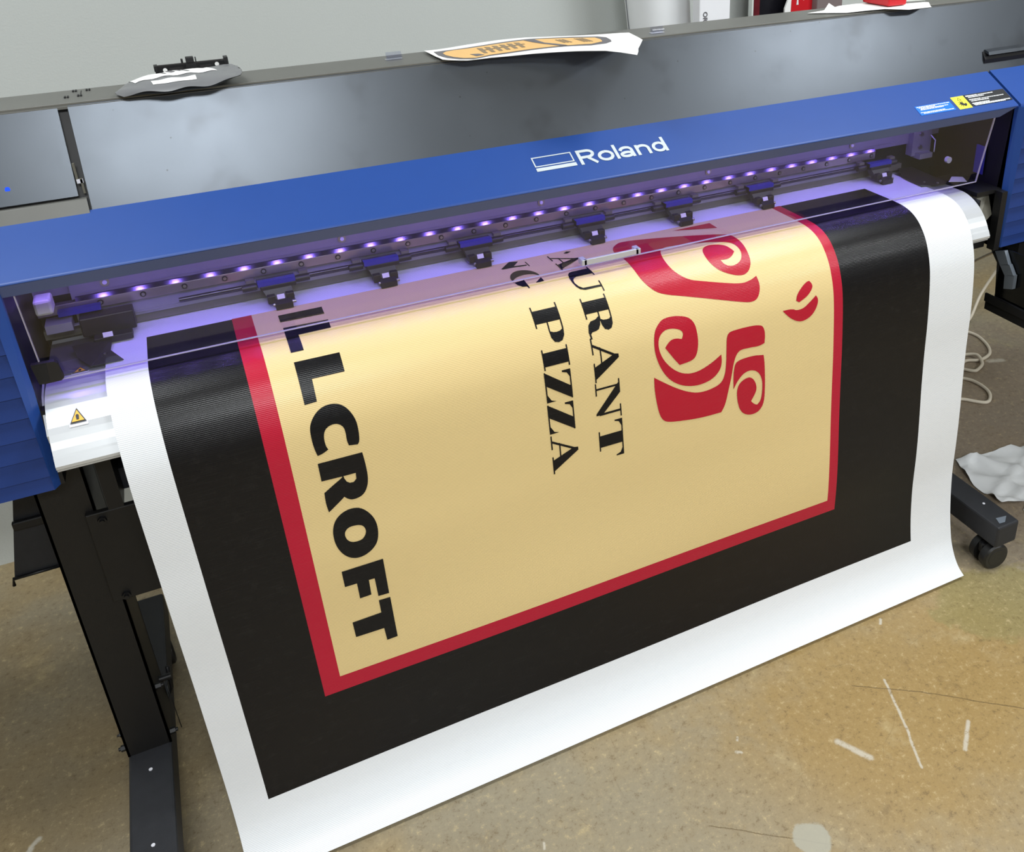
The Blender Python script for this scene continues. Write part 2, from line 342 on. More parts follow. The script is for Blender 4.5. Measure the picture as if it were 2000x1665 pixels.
def print_mat(name, kind):
    """banner film: cross ribs of the scrim, printed zones by UV (metres)"""
    t = NT(name)
    uv = t.node('ShaderNodeUVMap'); uv.uv_map = 'UVMap'
    sp = t.node('ShaderNodeSeparateXYZ'); t.l.new(uv.outputs[0], sp.inputs[0])
    X, S = sp.outputs[0], sp.outputs[1]
    cmb = t.node('ShaderNodeCombineXYZ'); t.l.new(X, cmb.inputs[0]); t.l.new(S, cmb.inputs[1])
    vec = cmb.outputs[0]
    if kind == 'zones':
        def box(x0, x1, s0, s1):
            a = t.math('GREATER_THAN', X, x0); b = t.math('LESS_THAN', X, x1)
            c = t.math('GREATER_THAN', S, s0); d = t.math('LESS_THAN', S, s1)
            return t.math('MULTIPLY', t.math('MULTIPLY', a, b), t.math('MULTIPLY', c, d))
        # last swath still being printed: the leading print edge is slightly soft
        col = t.mix(box(-0.1175, 1.334, 0.152, 1.120), lin((232, 235, 240)), lin((19, 18, 20)))
        col = t.mix(box(0.0115, 1.1085, 0.150, 0.951), col, lin((186, 30, 56)))
        col = t.mix(box(0.0425, 1.0865, 0.150, 0.919), col, lin((231, 206, 149)))
    elif kind == 'red': col = lin((184, 28, 50))
    else: col = lin((17, 17, 20))
    sv = t.node('ShaderNodeCombineXYZ'); t.l.new(t.math('MULTIPLY', X, 18.0), sv.inputs[0]); t.l.new(t.math('MULTIPLY', S, 500.0), sv.inputs[1])
    streak = t.noise(sv.outputs[0], 1.0, 3.0)
    blot = t.ramp(t.noise(vec, 45.0, 5.0, 0.7), 0.5, 0.72)
    wave = t.math('SINE', t.math('MULTIPLY', S, 2 * math.pi / 0.00285))
    fine = t.math('SINE', t.math('MULTIPLY', X, 2 * math.pi / 0.0021))
    rib = t.math('MULTIPLY_ADD', wave, 0.5, 0.5)
    groove = t.math('MULTIPLY', t.ramp(rib, 0.40, 0.0), 0.22)
    dark = t.mix(groove, col, (0.0, 0.0, 0.0, 1.0))
    lum = t.mix(t.math('MULTIPLY', blot, 0.022), dark, lin((112, 110, 106)))
    lum = t.mix(t.math('MULTIPLY', t.ramp(streak, 0.5, 0.8), 0.018), lum, lin((150, 146, 146)))
    h = t.math('ADD', t.math('MULTIPLY', wave, 0.5), t.math('MULTIPLY', fine, 0.12))
    nb = t.bump(h, 0.35, 0.00035)
    t.bsdf(lum, 0.27, 0.0, 0.25, nb)
    return t.m
m_print = print_mat('ribbed_banner_print', 'zones')
m_pred = print_mat('red_banner_ink', 'red')
m_pblk = print_mat('black_banner_ink', 'black')

def wall_mat():
    t = NT('painted_grey_wall'); tc = t.node('ShaderNodeTexCoord').outputs['Object']
    n = t.noise(tc, 1.2, 3.0); f = t.noise(tc, 220.0, 3.0)
    c = t.mix(n, lin((194, 198, 194)), lin((203, 207, 205)))
    t.bsdf(c, 0.75, 0, 0.3, t.bump(f, 0.25, 0.0015)); return t.m
m_wall = wall_mat()
m_wall_dark = mat('dim_workshop_wall', (96, 94, 90), 0.8)
m_ceiling = mat('white_ceiling_tile', (232, 232, 228), 0.8)

def floor_mat():
    t = NT('stained_concrete_floor'); tc = t.node('ShaderNodeNewGeometry').outputs['Position']
    sep = t.node('ShaderNodeSeparateXYZ'); t.l.new(tc, sep.inputs[0]); x, y = sep.outputs[0], sep.outputs[1]
    big = t.noise(tc, 1.7, 4.0); mid = t.noise(tc, 7.0, 8.0, 0.72); fine = t.noise(tc, 62.0, 10.0, 0.85)
    grey = lin((146, 137, 116)); tan = lin((156, 136, 98)); och = lin((156, 129, 78)); mauve = lin((134, 121, 108)); olive = lin((140, 129, 84))
    # broad stain zones and one painted shade patch: blobs at fixed floor places
    def blob(cx, cy, rx, ry, soft=0.5):
        dx = t.math('DIVIDE', t.math('SUBTRACT', x, cx), rx); dy = t.math('DIVIDE', t.math('SUBTRACT', y, cy), ry)
        d = t.math('SQRT', t.math('ADD', t.math('MULTIPLY', dx, dx), t.math('MULTIPLY', dy, dy)))
        d = t.math('ADD', d, t.math('MULTIPLY', t.math('SUBTRACT', mid, 0.5), 1.6))
        return t.ramp(d, 1.0 + soft / 2, 1.0 - soft / 2)
    c = t.mix(t.ramp(big, 0.40, 0.62), grey, tan)
    c = t.mix(t.math('MULTIPLY', blob(1.10, 0.98, 0.42, 0.30, 1.2), 0.85), c, och)
    c = t.mix(t.math('MULTIPLY', blob(0.70, 0.72, 0.10, 0.12, 0.9), 0.7), c, och)
    c = t.mix(t.math('MULTIPLY', blob(1.9, 1.75, 0.7, 0.62, 0.5), 0.85), c, mauve)
    c = t.mix(t.math('MULTIPLY', blob(1.48, 1.10, 0.16, 0.11, 0.2), 0.75), c, olive)
    c = t.mix(t.math('MULTIPLY', blob(-0.6, 1.5, 0.7, 0.6, 0.8), 0.45), c, lin((122, 106, 80)))  # shade below the left end housing, painted into the floor colour
    c = t.mix(t.math('MULTIPLY', blob(0.35, 0.85, 0.4, 0.22, 0.8), 0.6), c, grey)
    c = t.mix(t.math('MULTIPLY', t.ramp(mid, 0.56, 0.74), 0.6), c, lin((182, 164, 122)))
    c = t.mix(t.math('MULTIPLY', t.ramp(mid, 0.42, 0.25), 0.6), c, lin((112, 92, 62)))
    c = t.mix(t.math('MULTIPLY', t.ramp(fine, 0.53, 0.64), 0.62), c, lin((198, 178, 136)))
    c = t.mix(t.math('MULTIPLY', t.ramp(fine, 0.48, 0.37), 0.60), c, lin((98, 78, 50)))
    # hairline scratches from warped voronoi edges
    wp = t.node('ShaderNodeMix', data_type='VECTOR'); wn = t.node('ShaderNodeTexNoise'); t.l.new(tc, wn.inputs['Vector']); wn.inputs['Scale'].default_value = 3.0
    wp.inputs[0].default_value = 0.12; t.l.new(tc, wp.inputs[4]); t.l.new(wn.outputs['Color'], wp.inputs[5])
    v = t.node('ShaderNodeTexVoronoi', feature='DISTANCE_TO_EDGE'); v.inputs['Scale'].default_value = 9.0; t.l.new(wp.outputs[1], v.inputs['Vector'])
    cr = t.math('MULTIPLY', t.ramp(v.outputs['Distance'], 0.010, 0.002), t.ramp(mid, 0.50, 0.60))
    c = t.mix(t.math('MULTIPLY', cr, 0.22), c, lin((96, 74, 44)))
    def seg(ax, ay, bx, by, w, wob=0.006):
        wx = t.math('MULTIPLY_ADD', t.math('SUBTRACT', mid, 0.5), wob * 3.0, x)
        wy = t.math('MULTIPLY_ADD', t.math('SUBTRACT', fine, 0.5), wob * 1.6, y)
        L2 = (bx - ax) ** 2 + (by - ay) ** 2
        px = t.math('SUBTRACT', wx, ax); py = t.math('SUBTRACT', wy, ay)
        h = t.math('DIVIDE', t.math('ADD', t.math('MULTIPLY', px, bx - ax), t.math('MULTIPLY', py, by - ay)), L2, clamp=True)
        ex = t.math('SUBTRACT', px, t.math('MULTIPLY', h, bx - ax)); ey = t.math('SUBTRACT', py, t.math('MULTIPLY', h, by - ay))
        d = t.math('SQRT', t.math('ADD', t.math('MULTIPLY', ex, ex), t.math('MULTIPLY', ey, ey)))
        return t.math('MULTIPLY', t.ramp(d, w * 1.2, w * 0.3), t.ramp(fine, 0.36, 0.50))
    for a in ((1.102, 1.041, 1.063, 0.93, 0.0032), (1.063, 0.93, 1.025, 0.846, 0.0032), (0.917, 0.965, 0.953, 0.908, 0.008), (1.18, 0.883, 1.128, 0.838, 0.005), (2.33, 1.93, 2.37, 1.915, 0.014),
              (1.21, 1.178, 1.20, 1.168, 0.004), (0.748, 1.063, 0.744, 1.058, 0.003), (0.727, 1.036, 0.735, 1.031, 0.004), (0.322, 1.036, 0.318, 1.026, 0.003), (-0.512, 1.45, -0.50, 1.462, 0.006), (-0.52, 1.43, -0.512, 1.445, 0.007)):
        c = t.mix(t.math('MULTIPLY', seg(*a), 0.8), c, lin((196, 190, 176)))
    for a in ((1.032, 1.059, 1.15, 0.981, 0.0016), (1.15, 0.981, 1.227, 0.916, 0.0016), (1.227, 0.916, 1.305, 0.855, 0.0016), (2.147, 1.749, 2.17, 1.78, 0.010), (0.60, 0.93, 0.78, 0.80, 0.0013)):
        c = t.mix(t.math('MULTIPLY', seg(*a), 0.75), c, lin((92, 74, 46)))
    c = t.mix(t.math('MULTIPLY', blob(0.755, 0.824, 0.035, 0.035, 0.15), 0.85), c, lin((166, 164, 150)))
    r = t.math('MULTIPLY_ADD', mid, 0.30, 0.26)
    t.bsdf(c, r, 0.0, 0.45, t.bump(t.math('ADD', fine, t.math('MULTIPLY', mid, 0.6)), 0.12, 0.002)); return t.m
m_floor = floor_mat()
# ------------------------------------------------------------------ setting
RX0, RX1, RY0 = -3.4, 6.2, -5.6
b = MB(); b.box((RX0, RY0, -0.1), (RX1, 3.5, 0.0)); tag(b.build('floor', m_floor), kind='structure')
b = MB(); b.box((RX0, 2.346, 0.0), (2.25, 2.446, 3.0)); b.box((2.15, 2.446, 0.0), (2.25, 3.4, 3.0)); b.box((2.15, 3.4, 0.0), (RX1, 3.5, 3.0)); tag(b.build('wall_back', m_wall), kind='structure')
b = MB(); b.box((RX0, RY0 - .1, 0.0), (RX1, RY0, 3.0)); tag(b.build('wall_front', m_wall_dark), kind='structure')
b = MB(); b.box((RX0 - .1, RY0, 0.0), (RX0, 2.346, 3.0)); tag(b.build('wall_left', m_wall_dark), kind='structure')
b = MB(); b.box((RX1, RY0, 0.0), (RX1 + .1, 3.4, 3.0)); tag(b.build('wall_right', m_wall_dark), kind='structure')
b = MB(); b.box((RX0, RY0, 3.0), (RX1, 3.4, 3.1)); tag(b.build('ceiling', m_ceiling), kind='structure')

# ------------------------------------------------------------------ banner
PR = [(1.62,.918),(1.50,.918),(1.40,.918),(1.37,.9135),(1.35,.905),(1.333,.892),(1.314,.868),(1.301,.840),(1.292,.810),(1.287,.777),(1.284,.741),(1.281,.682),(1.279,.62),(1.276,.56),(1.274,.5137),(1.272,.4647),(1.2705,.422),(1.2675,.3375),(1.2655,.2543),(1.2577,.153),(1.2446,.0863),(1.227,.0466),(1.208,.022),(1.189,.010)]
PSS = [0.04]
for i in range(1, len(PR)): PSS.append(PSS[-1] + math.hypot(PR[i][0] - PR[i-1][0], PR[i][1] - PR[i-1][1]))
S_END = PSS[-1]
def prof(s):
    s = min(max(s, PSS[0]), S_END)
    i = 0
    while i < len(PSS) - 2 and s > PSS[i + 1]: i += 1
    def T(k):
        a = max(k - 1, 0); c = min(k + 1, len(PR) - 1); d = PSS[c] - PSS[a]
        return ((PR[c][0] - PR[a][0]) / d, (PR[c][1] - PR[a][1]) / d)
    h = PSS[i + 1] - PSS[i]; t = (s - PSS[i]) / h
    h00 = 2*t**3 - 3*t**2 + 1; h10 = t**3 - 2*t**2 + t; h01 = -2*t**3 + 3*t**2; h11 = t**3 - t**2
    m0, m1 = T(i), T(i + 1)
    return tuple(h00 * PR[i][k] + h10 * h * m0[k] + h01 * PR[i + 1][k] + h11 * h * m1[k] for k in (0, 1))
def surf(X, S, off=0.0):
    y, z = prof(S); y2, z2 = prof(S + 0.002); y1, z1 = prof(S - 0.002)
    ty, tz = y2 - y1, z2 - z1; L = math.hypot(ty, tz); ny, nz = tz / L, -ty / L      # outward = front/up
    k = min(max((S - 0.38) / 0.25, 0), 1) * min(max((S_END - S) / 0.12, 0), 1)
    w = k * (0.0022 * math.sin(X * 3.1 + S * 2.0) * math.sin(S * 5.5 + 0.4) + 0.0012 * math.sin(X * 7.3 + 1.0 - S * 9.0) + 0.0011 * math.sin((S + X * 0.10) * 21.0))
    dxx = 0.016 * min(max((S - 0.26) / (S_END - 0.26), 0), 1)
    o = off + w
    return (X + dxx, y + ny * o, z + nz * o)
XL, XR_ = -0.1755, 1.4565
bme = bmesh.new(); uvl = bme.loops.layers.uv.new('UVMap')
def patch(verts_uv, faces, off, mi):
    vs = [bme.verts.new(surf(u, v, off)) for u, v in verts_uv]
    for f in faces:
        try: fc = bme.faces.new([vs[i] for i in f])
        except ValueError: continue
        fc.material_index = mi; fc.smooth = True
        for lp, i in zip(fc.loops, f): lp[uvl].uv = verts_uv[i]
NU, NV = 72, 210
gv = [(XL + (XR_ - XL) * i / NU, PSS[0] + (S_END - PSS[0]) * j / NV) for i in range(NU + 1) for j in range(NV + 1)]
q = lambda i, j: i * (NV + 1) + j
gf = [(q(i, j), q(i, j + 1), q(i + 1, j + 1), q(i + 1, j)) for i in range(NU) for j in range(NV)]
patch(gv, gf, 0.0, 0)
patch(gv, [f[::-1] for f in gf], -0.0006, 3)
# rim joining front and back
for a, bb in ([(q(i, NV), q(i + 1, NV)) for i in range(NU)] + [(q(0, j), q(0, j + 1)) for j in range(NV)] + [(q(NU, j), q(NU, j + 1)) for j in range(NV)]):
    P = [surf(*gv[a]), surf(*gv[bb]), surf(*gv[bb], off=-0.0006), surf(*gv[a], off=-0.0006)]
    fc = bme.faces.new([bme.verts.new(p) for p in P]); fc.material_index = 3
def soften(r, it=2):
    for _ in range(it):
        n = len(r); out = []
        for i in range(n):
            a, p, c = Vector(r[i - 1]), Vector(r[i]), Vector(r[(i + 1) % n])
            d1, d2 = p - a, c - p
            ang = abs(d1.angle(d2, 0)) if d1.length > 1e-9 and d2.length > 1e-9 else 0
            if ang > math.radians(52): out.append(tuple(p))
            else: out += [tuple(p - d1 * .25), tuple(p + d2 * .25)]
        r = out
    return r
NA = [0]
def art(polys, mi, off=0.0005):
    NA[0] = (NA[0] + 1) % 8; off += NA[0] * 0.00003
    flat = bmesh.new()
    pts = [Vector((x, s, 0)) for r in polys for x, s in r]
    tri = tessellate_polygon([[Vector((x, s, 0)) for x, s in r] for r in polys])
    vv = [flat.verts.new(p) for p in pts]
    for t3 in tri:
        try: flat.faces.new([vv[i] for i in t3])
        except ValueError: pass
    s0 = min(p.y for p in pts); s1 = max(p.y for p in pts); x0 = min(p.x for p in pts); x1 = max(p.x for p in pts)
    k = math.ceil(s0 / 0.006)
    while k * 0.006 < s1:
        bmesh.ops.bisect_plane(flat, geom=flat.verts[:] + flat.edges[:] + flat.faces[:], plane_co=(0, k * 0.006, 0), plane_no=(0, 1, 0), dist=1e-6); k += 1
    k = math.ceil(x0 / 0.02)
    while k * 0.02 < x1:
        bmesh.ops.bisect_plane(flat, geom=flat.verts[:] + flat.edges[:] + flat.faces[:], plane_co=(k * 0.02, 0, 0), plane_no=(1, 0, 0), dist=1e-6); k += 1
    flat.verts.index_update()
    uvs = [(v.co.x, v.co.y) for v in flat.verts]
    fs = []
    for f in flat.faces:
        ids = [v.index for v in f.verts]
        f.normal_update()
        if f.normal.z > 0: ids = ids[::-1]
        fs.append(ids)
    patch(uvs, fs, off, mi); flat.free()
for r in RED_ART: art([soften(q_) for q_ in r], 1)
for r in BLACK_ART: art([soften(q_) if len(q_) > 8 else q_ for q_ in r], 2)
GLY = {
'A': [[(0,0),(.36,0),(.36,.05),(0,.05)],[(.55,0),(1,0),(1,.05),(.55,.05)],[(.13,.04),(.19,.04),(.50,.86),(.47,.95)],[(.46,1.02),(.54,1.02),(.93,.04),(.64,.04),(.44,.86)],[(.22,.30),(.62,.30),(.62,.35),(.24,.35)]],
'U': [[(0,1),(.45,1),(.45,.95),(0,.95)],[(.68,1),(1,1),(1,.95),(.68,.95)],[(.09,.97),(.37,.97),(.37,.28),(.42,.14),(.50,.07),(.60,.055),(.72,.12),(.80,.25),(.81,.97),(.87,.97),(.87,.30),(.82,.12),(.72,.02),(.58,-.02),(.40,-.01),(.22,.06),(.12,.16),(.09,.30)]],
'R': [[(0,0),(.52,0),(.52,.05),(0,.05)],[(.10,.03),(.40,.03),(.40,.97),(.10,.97)],[(0,1),(.62,1),(.62,.95),(0,.95)],[(.60,1),(.74,.98),(.84,.90),(.87,.77),(.83,.63),(.72,.55),(.56,.51),(.58,.56),(.61,.64),(.62,.78),(.61,.90),(.57,.955)],[(.38,.50),(.62,.50),(.62,.55),(.38,.55)],[(.52,.54),(.70,.49),(.80,.40),(.83,.28),(.84,.12),(.88,.06),(1,.08),(1,.02),(.82,-.02),(.66,.03),(.58,.15),(.56,.35),(.50,.49)]],
'N': [[(0,0),(.32,0),(.32,.05),(0,.05)],[(.13,.03),(.18,.03),(.18,.95),(.13,.95)],[(0,1),(.35,1),(.35,.95),(0,.95)],[(.06,1),(.36,1),(.84,.22),(.84,-.03),(.79,-.03),(.14,.88)],[(.80,.1),(.86,.1),(.86,.97),(.80,.97)],[(.67,1),(1,1),(1,.95),(.67,.95)]],
'T': [[(0,1),(1,1),(1,.95),(0,.95)],[(0,.97),(.20,.955),(.07,.86),(.03,.68),(0,.68)],[(1,.97),(.80,.955),(.93,.86),(.97,.68),(1,.68)],[(.34,.03),(.66,.03),(.66,.97),(.34,.97)],[(.22,0),(.76,0),(.76,.05),(.22,.05)]],
'P': [[(0,0),(.56,0),(.56,.05),(0,.05)],[(.12,.03),(.46,.03),(.46,.97),(.12,.97)],[(0,1),(.70,1),(.70,.95),(0,.95)],[(.66,1),(.85,.97),(.97,.87),(1,.72),(.97,.57),(.85,.47),(.66,.44),(.70,.50),(.73,.60),(.74,.72),(.73,.85),(.69,.955)],[(.44,.44),(.70,.44),(.70,.49),(.44,.49)]],
'I': [[(0,0),(1,0),(1,.05),(0,.05)],[(0,1),(1,1),(1,.95),(0,.95)],[(.17,.03),(.83,.03),(.83,.97),(.17,.97)]],
'Z': [[(.05,1),(1,1),(1,.95),(.05,.95)],[(.05,.99),(.30,.955),(.15,.86),(.10,.68),(.05,.68)],[(.60,.98),(1,.98),(.42,.02),(0,.02)],[(0,0),(.98,0),(.98,.05),(0,.05)],[(.98,.01),(.98,.36),(.92,.18),(.72,.045)]]}
for ch, sa, sb, xb, h in (('A', .1625, .2365, .5705, .048), ('U', .2440, .3205, .5690, .0475), ('R', .3256, .4000, .5648, .048), ('A', .3978, .4820, .5632, .0485), ('N', .4838, .5605, .5616, .048), ('T', .5655, .6425, .5617, .048),
                          ('P', .3205, .3905, .4725, .048), ('I', .3970, .4342, .4720, .0478), ('Z', .4378, .4970, .4697, .049), ('Z', .5000, .5600, .4690, .049), ('A', .5626, .6425, .4693, .0497)):
    for pl in GLY[ch]: art([[(xb + py * h, sa + px * (sb - sa)) for px, py in pl]], 2)
me = bpy.data.meshes.new('printed_banner')
mid = Vector((0.64, 1.26, 0.0))
for v in bme.verts: v.co -= mid
bme.to_mesh(me); bme.free()
for m in (m_print, m_pred, m_pblk, m_paper): me.materials.append(m)
ob = bpy.data.objects.new('printed_banner', me); COL.objects.link(ob); ob.location = mid
tag(ob, 'ribbed vinyl banner with tan panel, red swirls and black lettering, draped from the printer', 'banner')
# ------------------------------------------------------------------ printer
PT = thing('wide_format_printer', (0.65, 1.50, 0.0), 'wide blue and black inkjet printer on wheeled stand against the grey wall', 'printer')
XA, XB = -0.80, 2.30          # outer ends of the machine
WL, WR = -0.262, 1.600        # inner walls of the print opening
HT = (1.455, 1.156); HL = (1.358, 1.102); HB = (1.368, 1.080)
LT = (1.508, 1.298)
def lerp(a, b, t): return (a[0] + (b[0] - a[0]) * t, a[1] + (b[1] - a[1]) * t)
def hood_pt(X, k, off=0.0):
    y, z = lerp(HT, HL, k); e = Vector((HL[0] - HT[0], HL[1] - HT[1])).normalized(); n = Vector((e.y, -e.x))
    if n.y < 0: n = -n
    return (X, y + n.x * off, z + n.y * off)
def hood_profile(dy=0.0):
    p = [HT]
    L = lerp(HT, HL, 0.985)
    p += [L, (HL[0] + 0.0002, HL[1] - 0.0008), (HL[0] + 0.0012, HL[1] - 0.0030)]
    return p
# front cover, blue slope with small highlight lip
hp = [HT, lerp(HT, HL, 0.975), (HL[0] + 0.0008, HL[1] + 0.0000), (HL[0] + 0.0002, HL[1] - 0.0016), (HL[0] + 0.0012, HL[1] - 0.0024), (1.3605, 1.0985), (1.375, 1.1025), (1.46, 1.150)]
b = MB(); b.extrude_x(hp, XA, 1.597); hood = b.build('front_cover', m_blue, PT)
hood['label'] = 'blue sloping front cover'
b = MB(); b.extrude_x([(1.3600, 1.0992), HB, (1.372, 1.080), (1.378, 1.1035)], -0.262, 1.557)
b.prism([(1.557, 1.3600, 1.0992), (1.597, 1.3600, 1.0992), (1.557, 1.368, 1.080)], (0, 0.006, 0.0))
b.prism([(-0.262, 1.3600, 1.0992), (-0.262, 1.368, 1.080), (XA, 1.368, 1.080), (XA, 1.3600, 1.0992)], (0, 0.006, 0.002))
lip = b.build('lower_lip', m_band, PT)
b = MB(); b.extrude_x([(1.4545, 1.157), (1.359, 1.1035), (1.3575, 1.099), (1.364, 1.085), (1.39, 1.085), (1.46, 1.150)], 1.6035, XB)
b.build('side_cover', m_blue, PT)
# emblem and wordmark printed on the cover
NQ = [0]
def on_hood(quads, mb, off=0.0004, ext=0.0003):
    for qd in quads:
        NQ[0] = (NQ[0] + 1) % 16; P = [hood_pt(x, k, off + NQ[0] * 0.00002) for x, k in qd]
        n = Vector(hood_pt(0, 0, 1)) - Vector(hood_pt(0, 0, 0))
        mb.prism(P, n * ext)
HS = 0.1110                   # slope length of the cover in metres
def hk(v): return v / HS
lg = MB()
x0, x1, ka, kb = 0.5232, 0.5958, 0.346, 0.552; tx = 0.0022; tk = hk(0.0022)
on_hood([[(x0, ka), (x1, ka), (x1, ka + tk), (x0, ka + tk)], [(x0, kb - tk), (x1, kb - tk), (x1, kb), (x0, kb)], [(x0, ka), (x0 + tx, ka), (x0 + tx, kb), (x0, kb)], [(x1 - tx, ka), (x1, ka), (x1, kb), (x1 - tx, kb)], [(x0, 0.577), (x1 + .001, 0.577), (x1 + .001, 0.645), (x0, 0.645)]], lg)
kt, kbse = 0.346, 0.655
H = (kbse - kt) * HS          # cap height in metres
def glyph(strokes, xo, w=0.0058):
    for st in strokes:
        for qd in strip([(xo + px * H, py * H) for px, py in st], w):
            on_hood([[(p[0], kbse - p[1] / HS) for p in qd]], lg)
hw = 0.0058 / 2 / H
glyph([[(hw, 0), (hw, 1)], [(hw, 1 - hw), (.55, 1 - hw)] + arc(.55, .70, .30, .30 - hw, 90, -90, 14) + [(.30, .40 + hw - .0)], [(hw, .40 + hw), (.56, .40 + hw)], [(.52, .43), (.90, 0)]], 0.6045)
glyph([arc(.44, .365, .44 - hw, .365 - hw, 0, 360, 28)], 0.6405)
glyph([[(hw, 0), (hw, 1)]], 0.6735)
glyph([[(.03, .50)] + arc(.36, .50, .31, .23 - hw * .5, 170, 0, 12) + [(.67, .30), (.68, 0)], arc(.33, .22, .30, .22 - hw, 0, 360, 20)], 0.6835)
glyph([[(hw, 0), (hw, .73)], [(hw, .40)] + arc(.40, .42, .40 - hw, .31 - hw, 180, 0, 14) + [(.80 - hw, 0)]], 0.7145)
glyph([arc(.40, .365, .40 - hw, .365 - hw, 0, 360, 26), [(.84 - hw, 0), (.84 - hw, 1.02)]], 0.7465)
lo = lg.build('brand_emblem', m_logo, PT); lo['label'] = 'silver white maker name and framed rectangle emblem'
# stickers
def sticker(name, x0, x1, k0, k1, m, sk=0.0):
    b = MB(); on_hood([[(x0, k0), (x1, k0), (x1 + sk, k1), (x0 + sk, k1)]], b, 0.0003, 0.0003); return b.build(name, m, PT)
def lines_on(parent, spec, m, name='sticker_lettering'):
    b = MB()
    for (xa, xb, k, h) in spec:
        x = xa
        while x < xb - 0.002:
            w = random.uniform(0.003, 0.010); e = min(x + w, xb)
            on_hood([[(x, k), (e, k), (e, k + h), (x, k + h)]], b, 0.0008, 0.0002); x = e + 0.0010
    return b.build(name, m, parent)
st = sticker('blue_notice_sticker', 1.3430, 1.4360, 0.612, 0.848, m_brightblue); st['label'] = 'bright blue notice sticker with white text lines'
lines_on(st, [(1.346, 1.433, .632, .018), (1.350, 1.395, .657, .018), (1.353, 1.426, .684, .018), (1.351, 1.412, .708, .018), (1.346, 1.412, .776, .018), (1.352, 1.432, .802, .018)], m_textw)
st = sticker('yellow_warning_sticker', 1.4450, 1.4800, 0.532, 0.860, m_yellow); st['label'] = 'yellow warning sticker with pinched hand symbol'
b = MB()
cx, k = 1.462, 0.59
for qd in strip([(cx - .0055, .645), (cx, .565), (cx + .0055, .645), (cx - .0055, .645)], 0.0): pass
def tri_ring(cx, kt_, kb_, w, t_, mb, off=0.0008):
    o = [(cx - w, kb_), (cx, kt_), (cx + w, kb_)]; f = 1 - t_
    cxm, ckm = cx, (kt_ + 2 * kb_) / 3
    i = [(cxm + (x - cxm) * f, ckm + (kk - ckm) * f) for x, kk in o]
    for a in range(3):
        c = (a + 1) % 3; on_hood([[o[a], o[c], i[c], i[a]]], mb, off, 0.0002)
tri_ring(cx, .565, .640, .0052, .28, b)
blobs = [[(1.4570, .700), (1.4600, .690), (1.4640, .700), (1.4660, .730), (1.4640, .765), (1.4600, .770), (1.4565, .745)], [(1.4640, .745), (1.4715, .725), (1.4725, .750), (1.4700, .790), (1.4660, .800), (1.4625, .775)]]
for bl in blobs: on_hood([bl], b, 0.0008, 0.0002)
for (xa, kaa, xb, kbb) in ((1.4545, .680, 1.4575, .705), (1.4600, .660, 1.4605, .692), (1.4655, .665, 1.4640, .700), (1.4520, .735, 1.4560, .738), (1.4540, .785, 1.4575, .765), (1.4600, .805, 1.4605, .772)):
    for qd in strip([(xa, kaa * HS), (xb, kbb * HS)], .0012): on_hood([[(p[0], p[1] / HS) for p in qd]], b, 0.0008, 0.0002)
b.build('hand_symbol', m_ink, st)
st = sticker('black_caution_sticker', 1.4812, 1.5945, 0.526, 0.838, m_ink); st['label'] = 'black caution sticker with white text lines'
lines_on(st, [(1.484, 1.516, .552, .030), (1.518, 1.563, .560, .020), (1.488, 1.532, .596, .020), (1.486, 1.520, .655, .024), (1.520, 1.584, .662, .018), (1.488, 1.538, .696, .022), (1.486, 1.535, .756, .024), (1.488, 1.590, .786, .022), (1.490, 1.575, .812, .016)], m_textw)

# top of the housing and the tilted lids
b = MB(); b.box((XA, 1.5085, 1.2915), (XB, 1.600, 1.300), ch=0.0012)
b.extrude_x([(1.5085, 1.2955), (1.5065, 1.2950), (1.5065, 1.2915), (1.5085, 1.2915)], XA, XB)
tp = b.build('top_panel', m_top, PT)
b = MB(); b.box((XA, 1.590, 0.84), (XB, 1.598, 1.2915)); b.box((XA, 1.592, 0.70), (XB, 1.72, 0.84)); b.build('rear_housing', m_black, PT)
def lid_prof(z_lo, z_hi, off=0.0, th=0.006):
    f = lambda z: HT[0] + (LT[0] - HT[0]) * (z - HT[1]) / (LT[1] - HT[1])
    return [(f(z_lo) - off, z_lo), (f(z_hi) - off - 0.0004, z_hi - 0.001), (f(z_hi) - off + 0.0015, z_hi), (f(z_hi) + th, z_hi), (f(z_lo) + th, z_lo)]
b = MB(); b.extrude_x(lid_prof(1.1535, 1.2965), -0.1375, XB); lid = b.build('front_lid', m_lid, PT); lid['label'] = 'dark metal lid with soft sheen'
b = MB(); b.extrude_x(lid_prof(1.1765, 1.2955), XA, -0.1505); l2 = b.build('side_lid', m_lid, PT)
b = MB(); b.extrude_x(lid_prof(1.150, 1.1725, 0.004), XA, -0.1410); b.build('sill_strip', m_top, PT)
b = MB(); b.extrude_x([(1.47, 1.150), (1.52, 1.290), (1.53, 1.290), (1.48, 1.150)], XA, XB); b.build('inner_partition', m_black, PT)
b = MB()
b.box((-0.1485, 1.468, 1.196), (-0.1455, 1.474, 1.222)); b.box((-0.1435, 1.466, 1.178), (-0.1405, 1.470, 1.200)); b.build('hinge_strip', m_aludark, PT)
b = MB(); b.box((-0.1480, 1.466, 1.1935), (-0.1400, 1.470, 1.1990)); b.build('hinge_clip', m_stickw, PT)
b = MB(); yy = HT[0] + (LT[0] - HT[0]) * (1.198 - HT[1]) / (LT[1] - HT[1]) - .0005
b.cyl((-0.2335, yy + .002, 1.1985), (-0.2335, yy - 0.0008, 1.1977), 0.0032); o = b.build('power_light', m_ledblue, PT); o['label'] = 'small glowing blue status light'
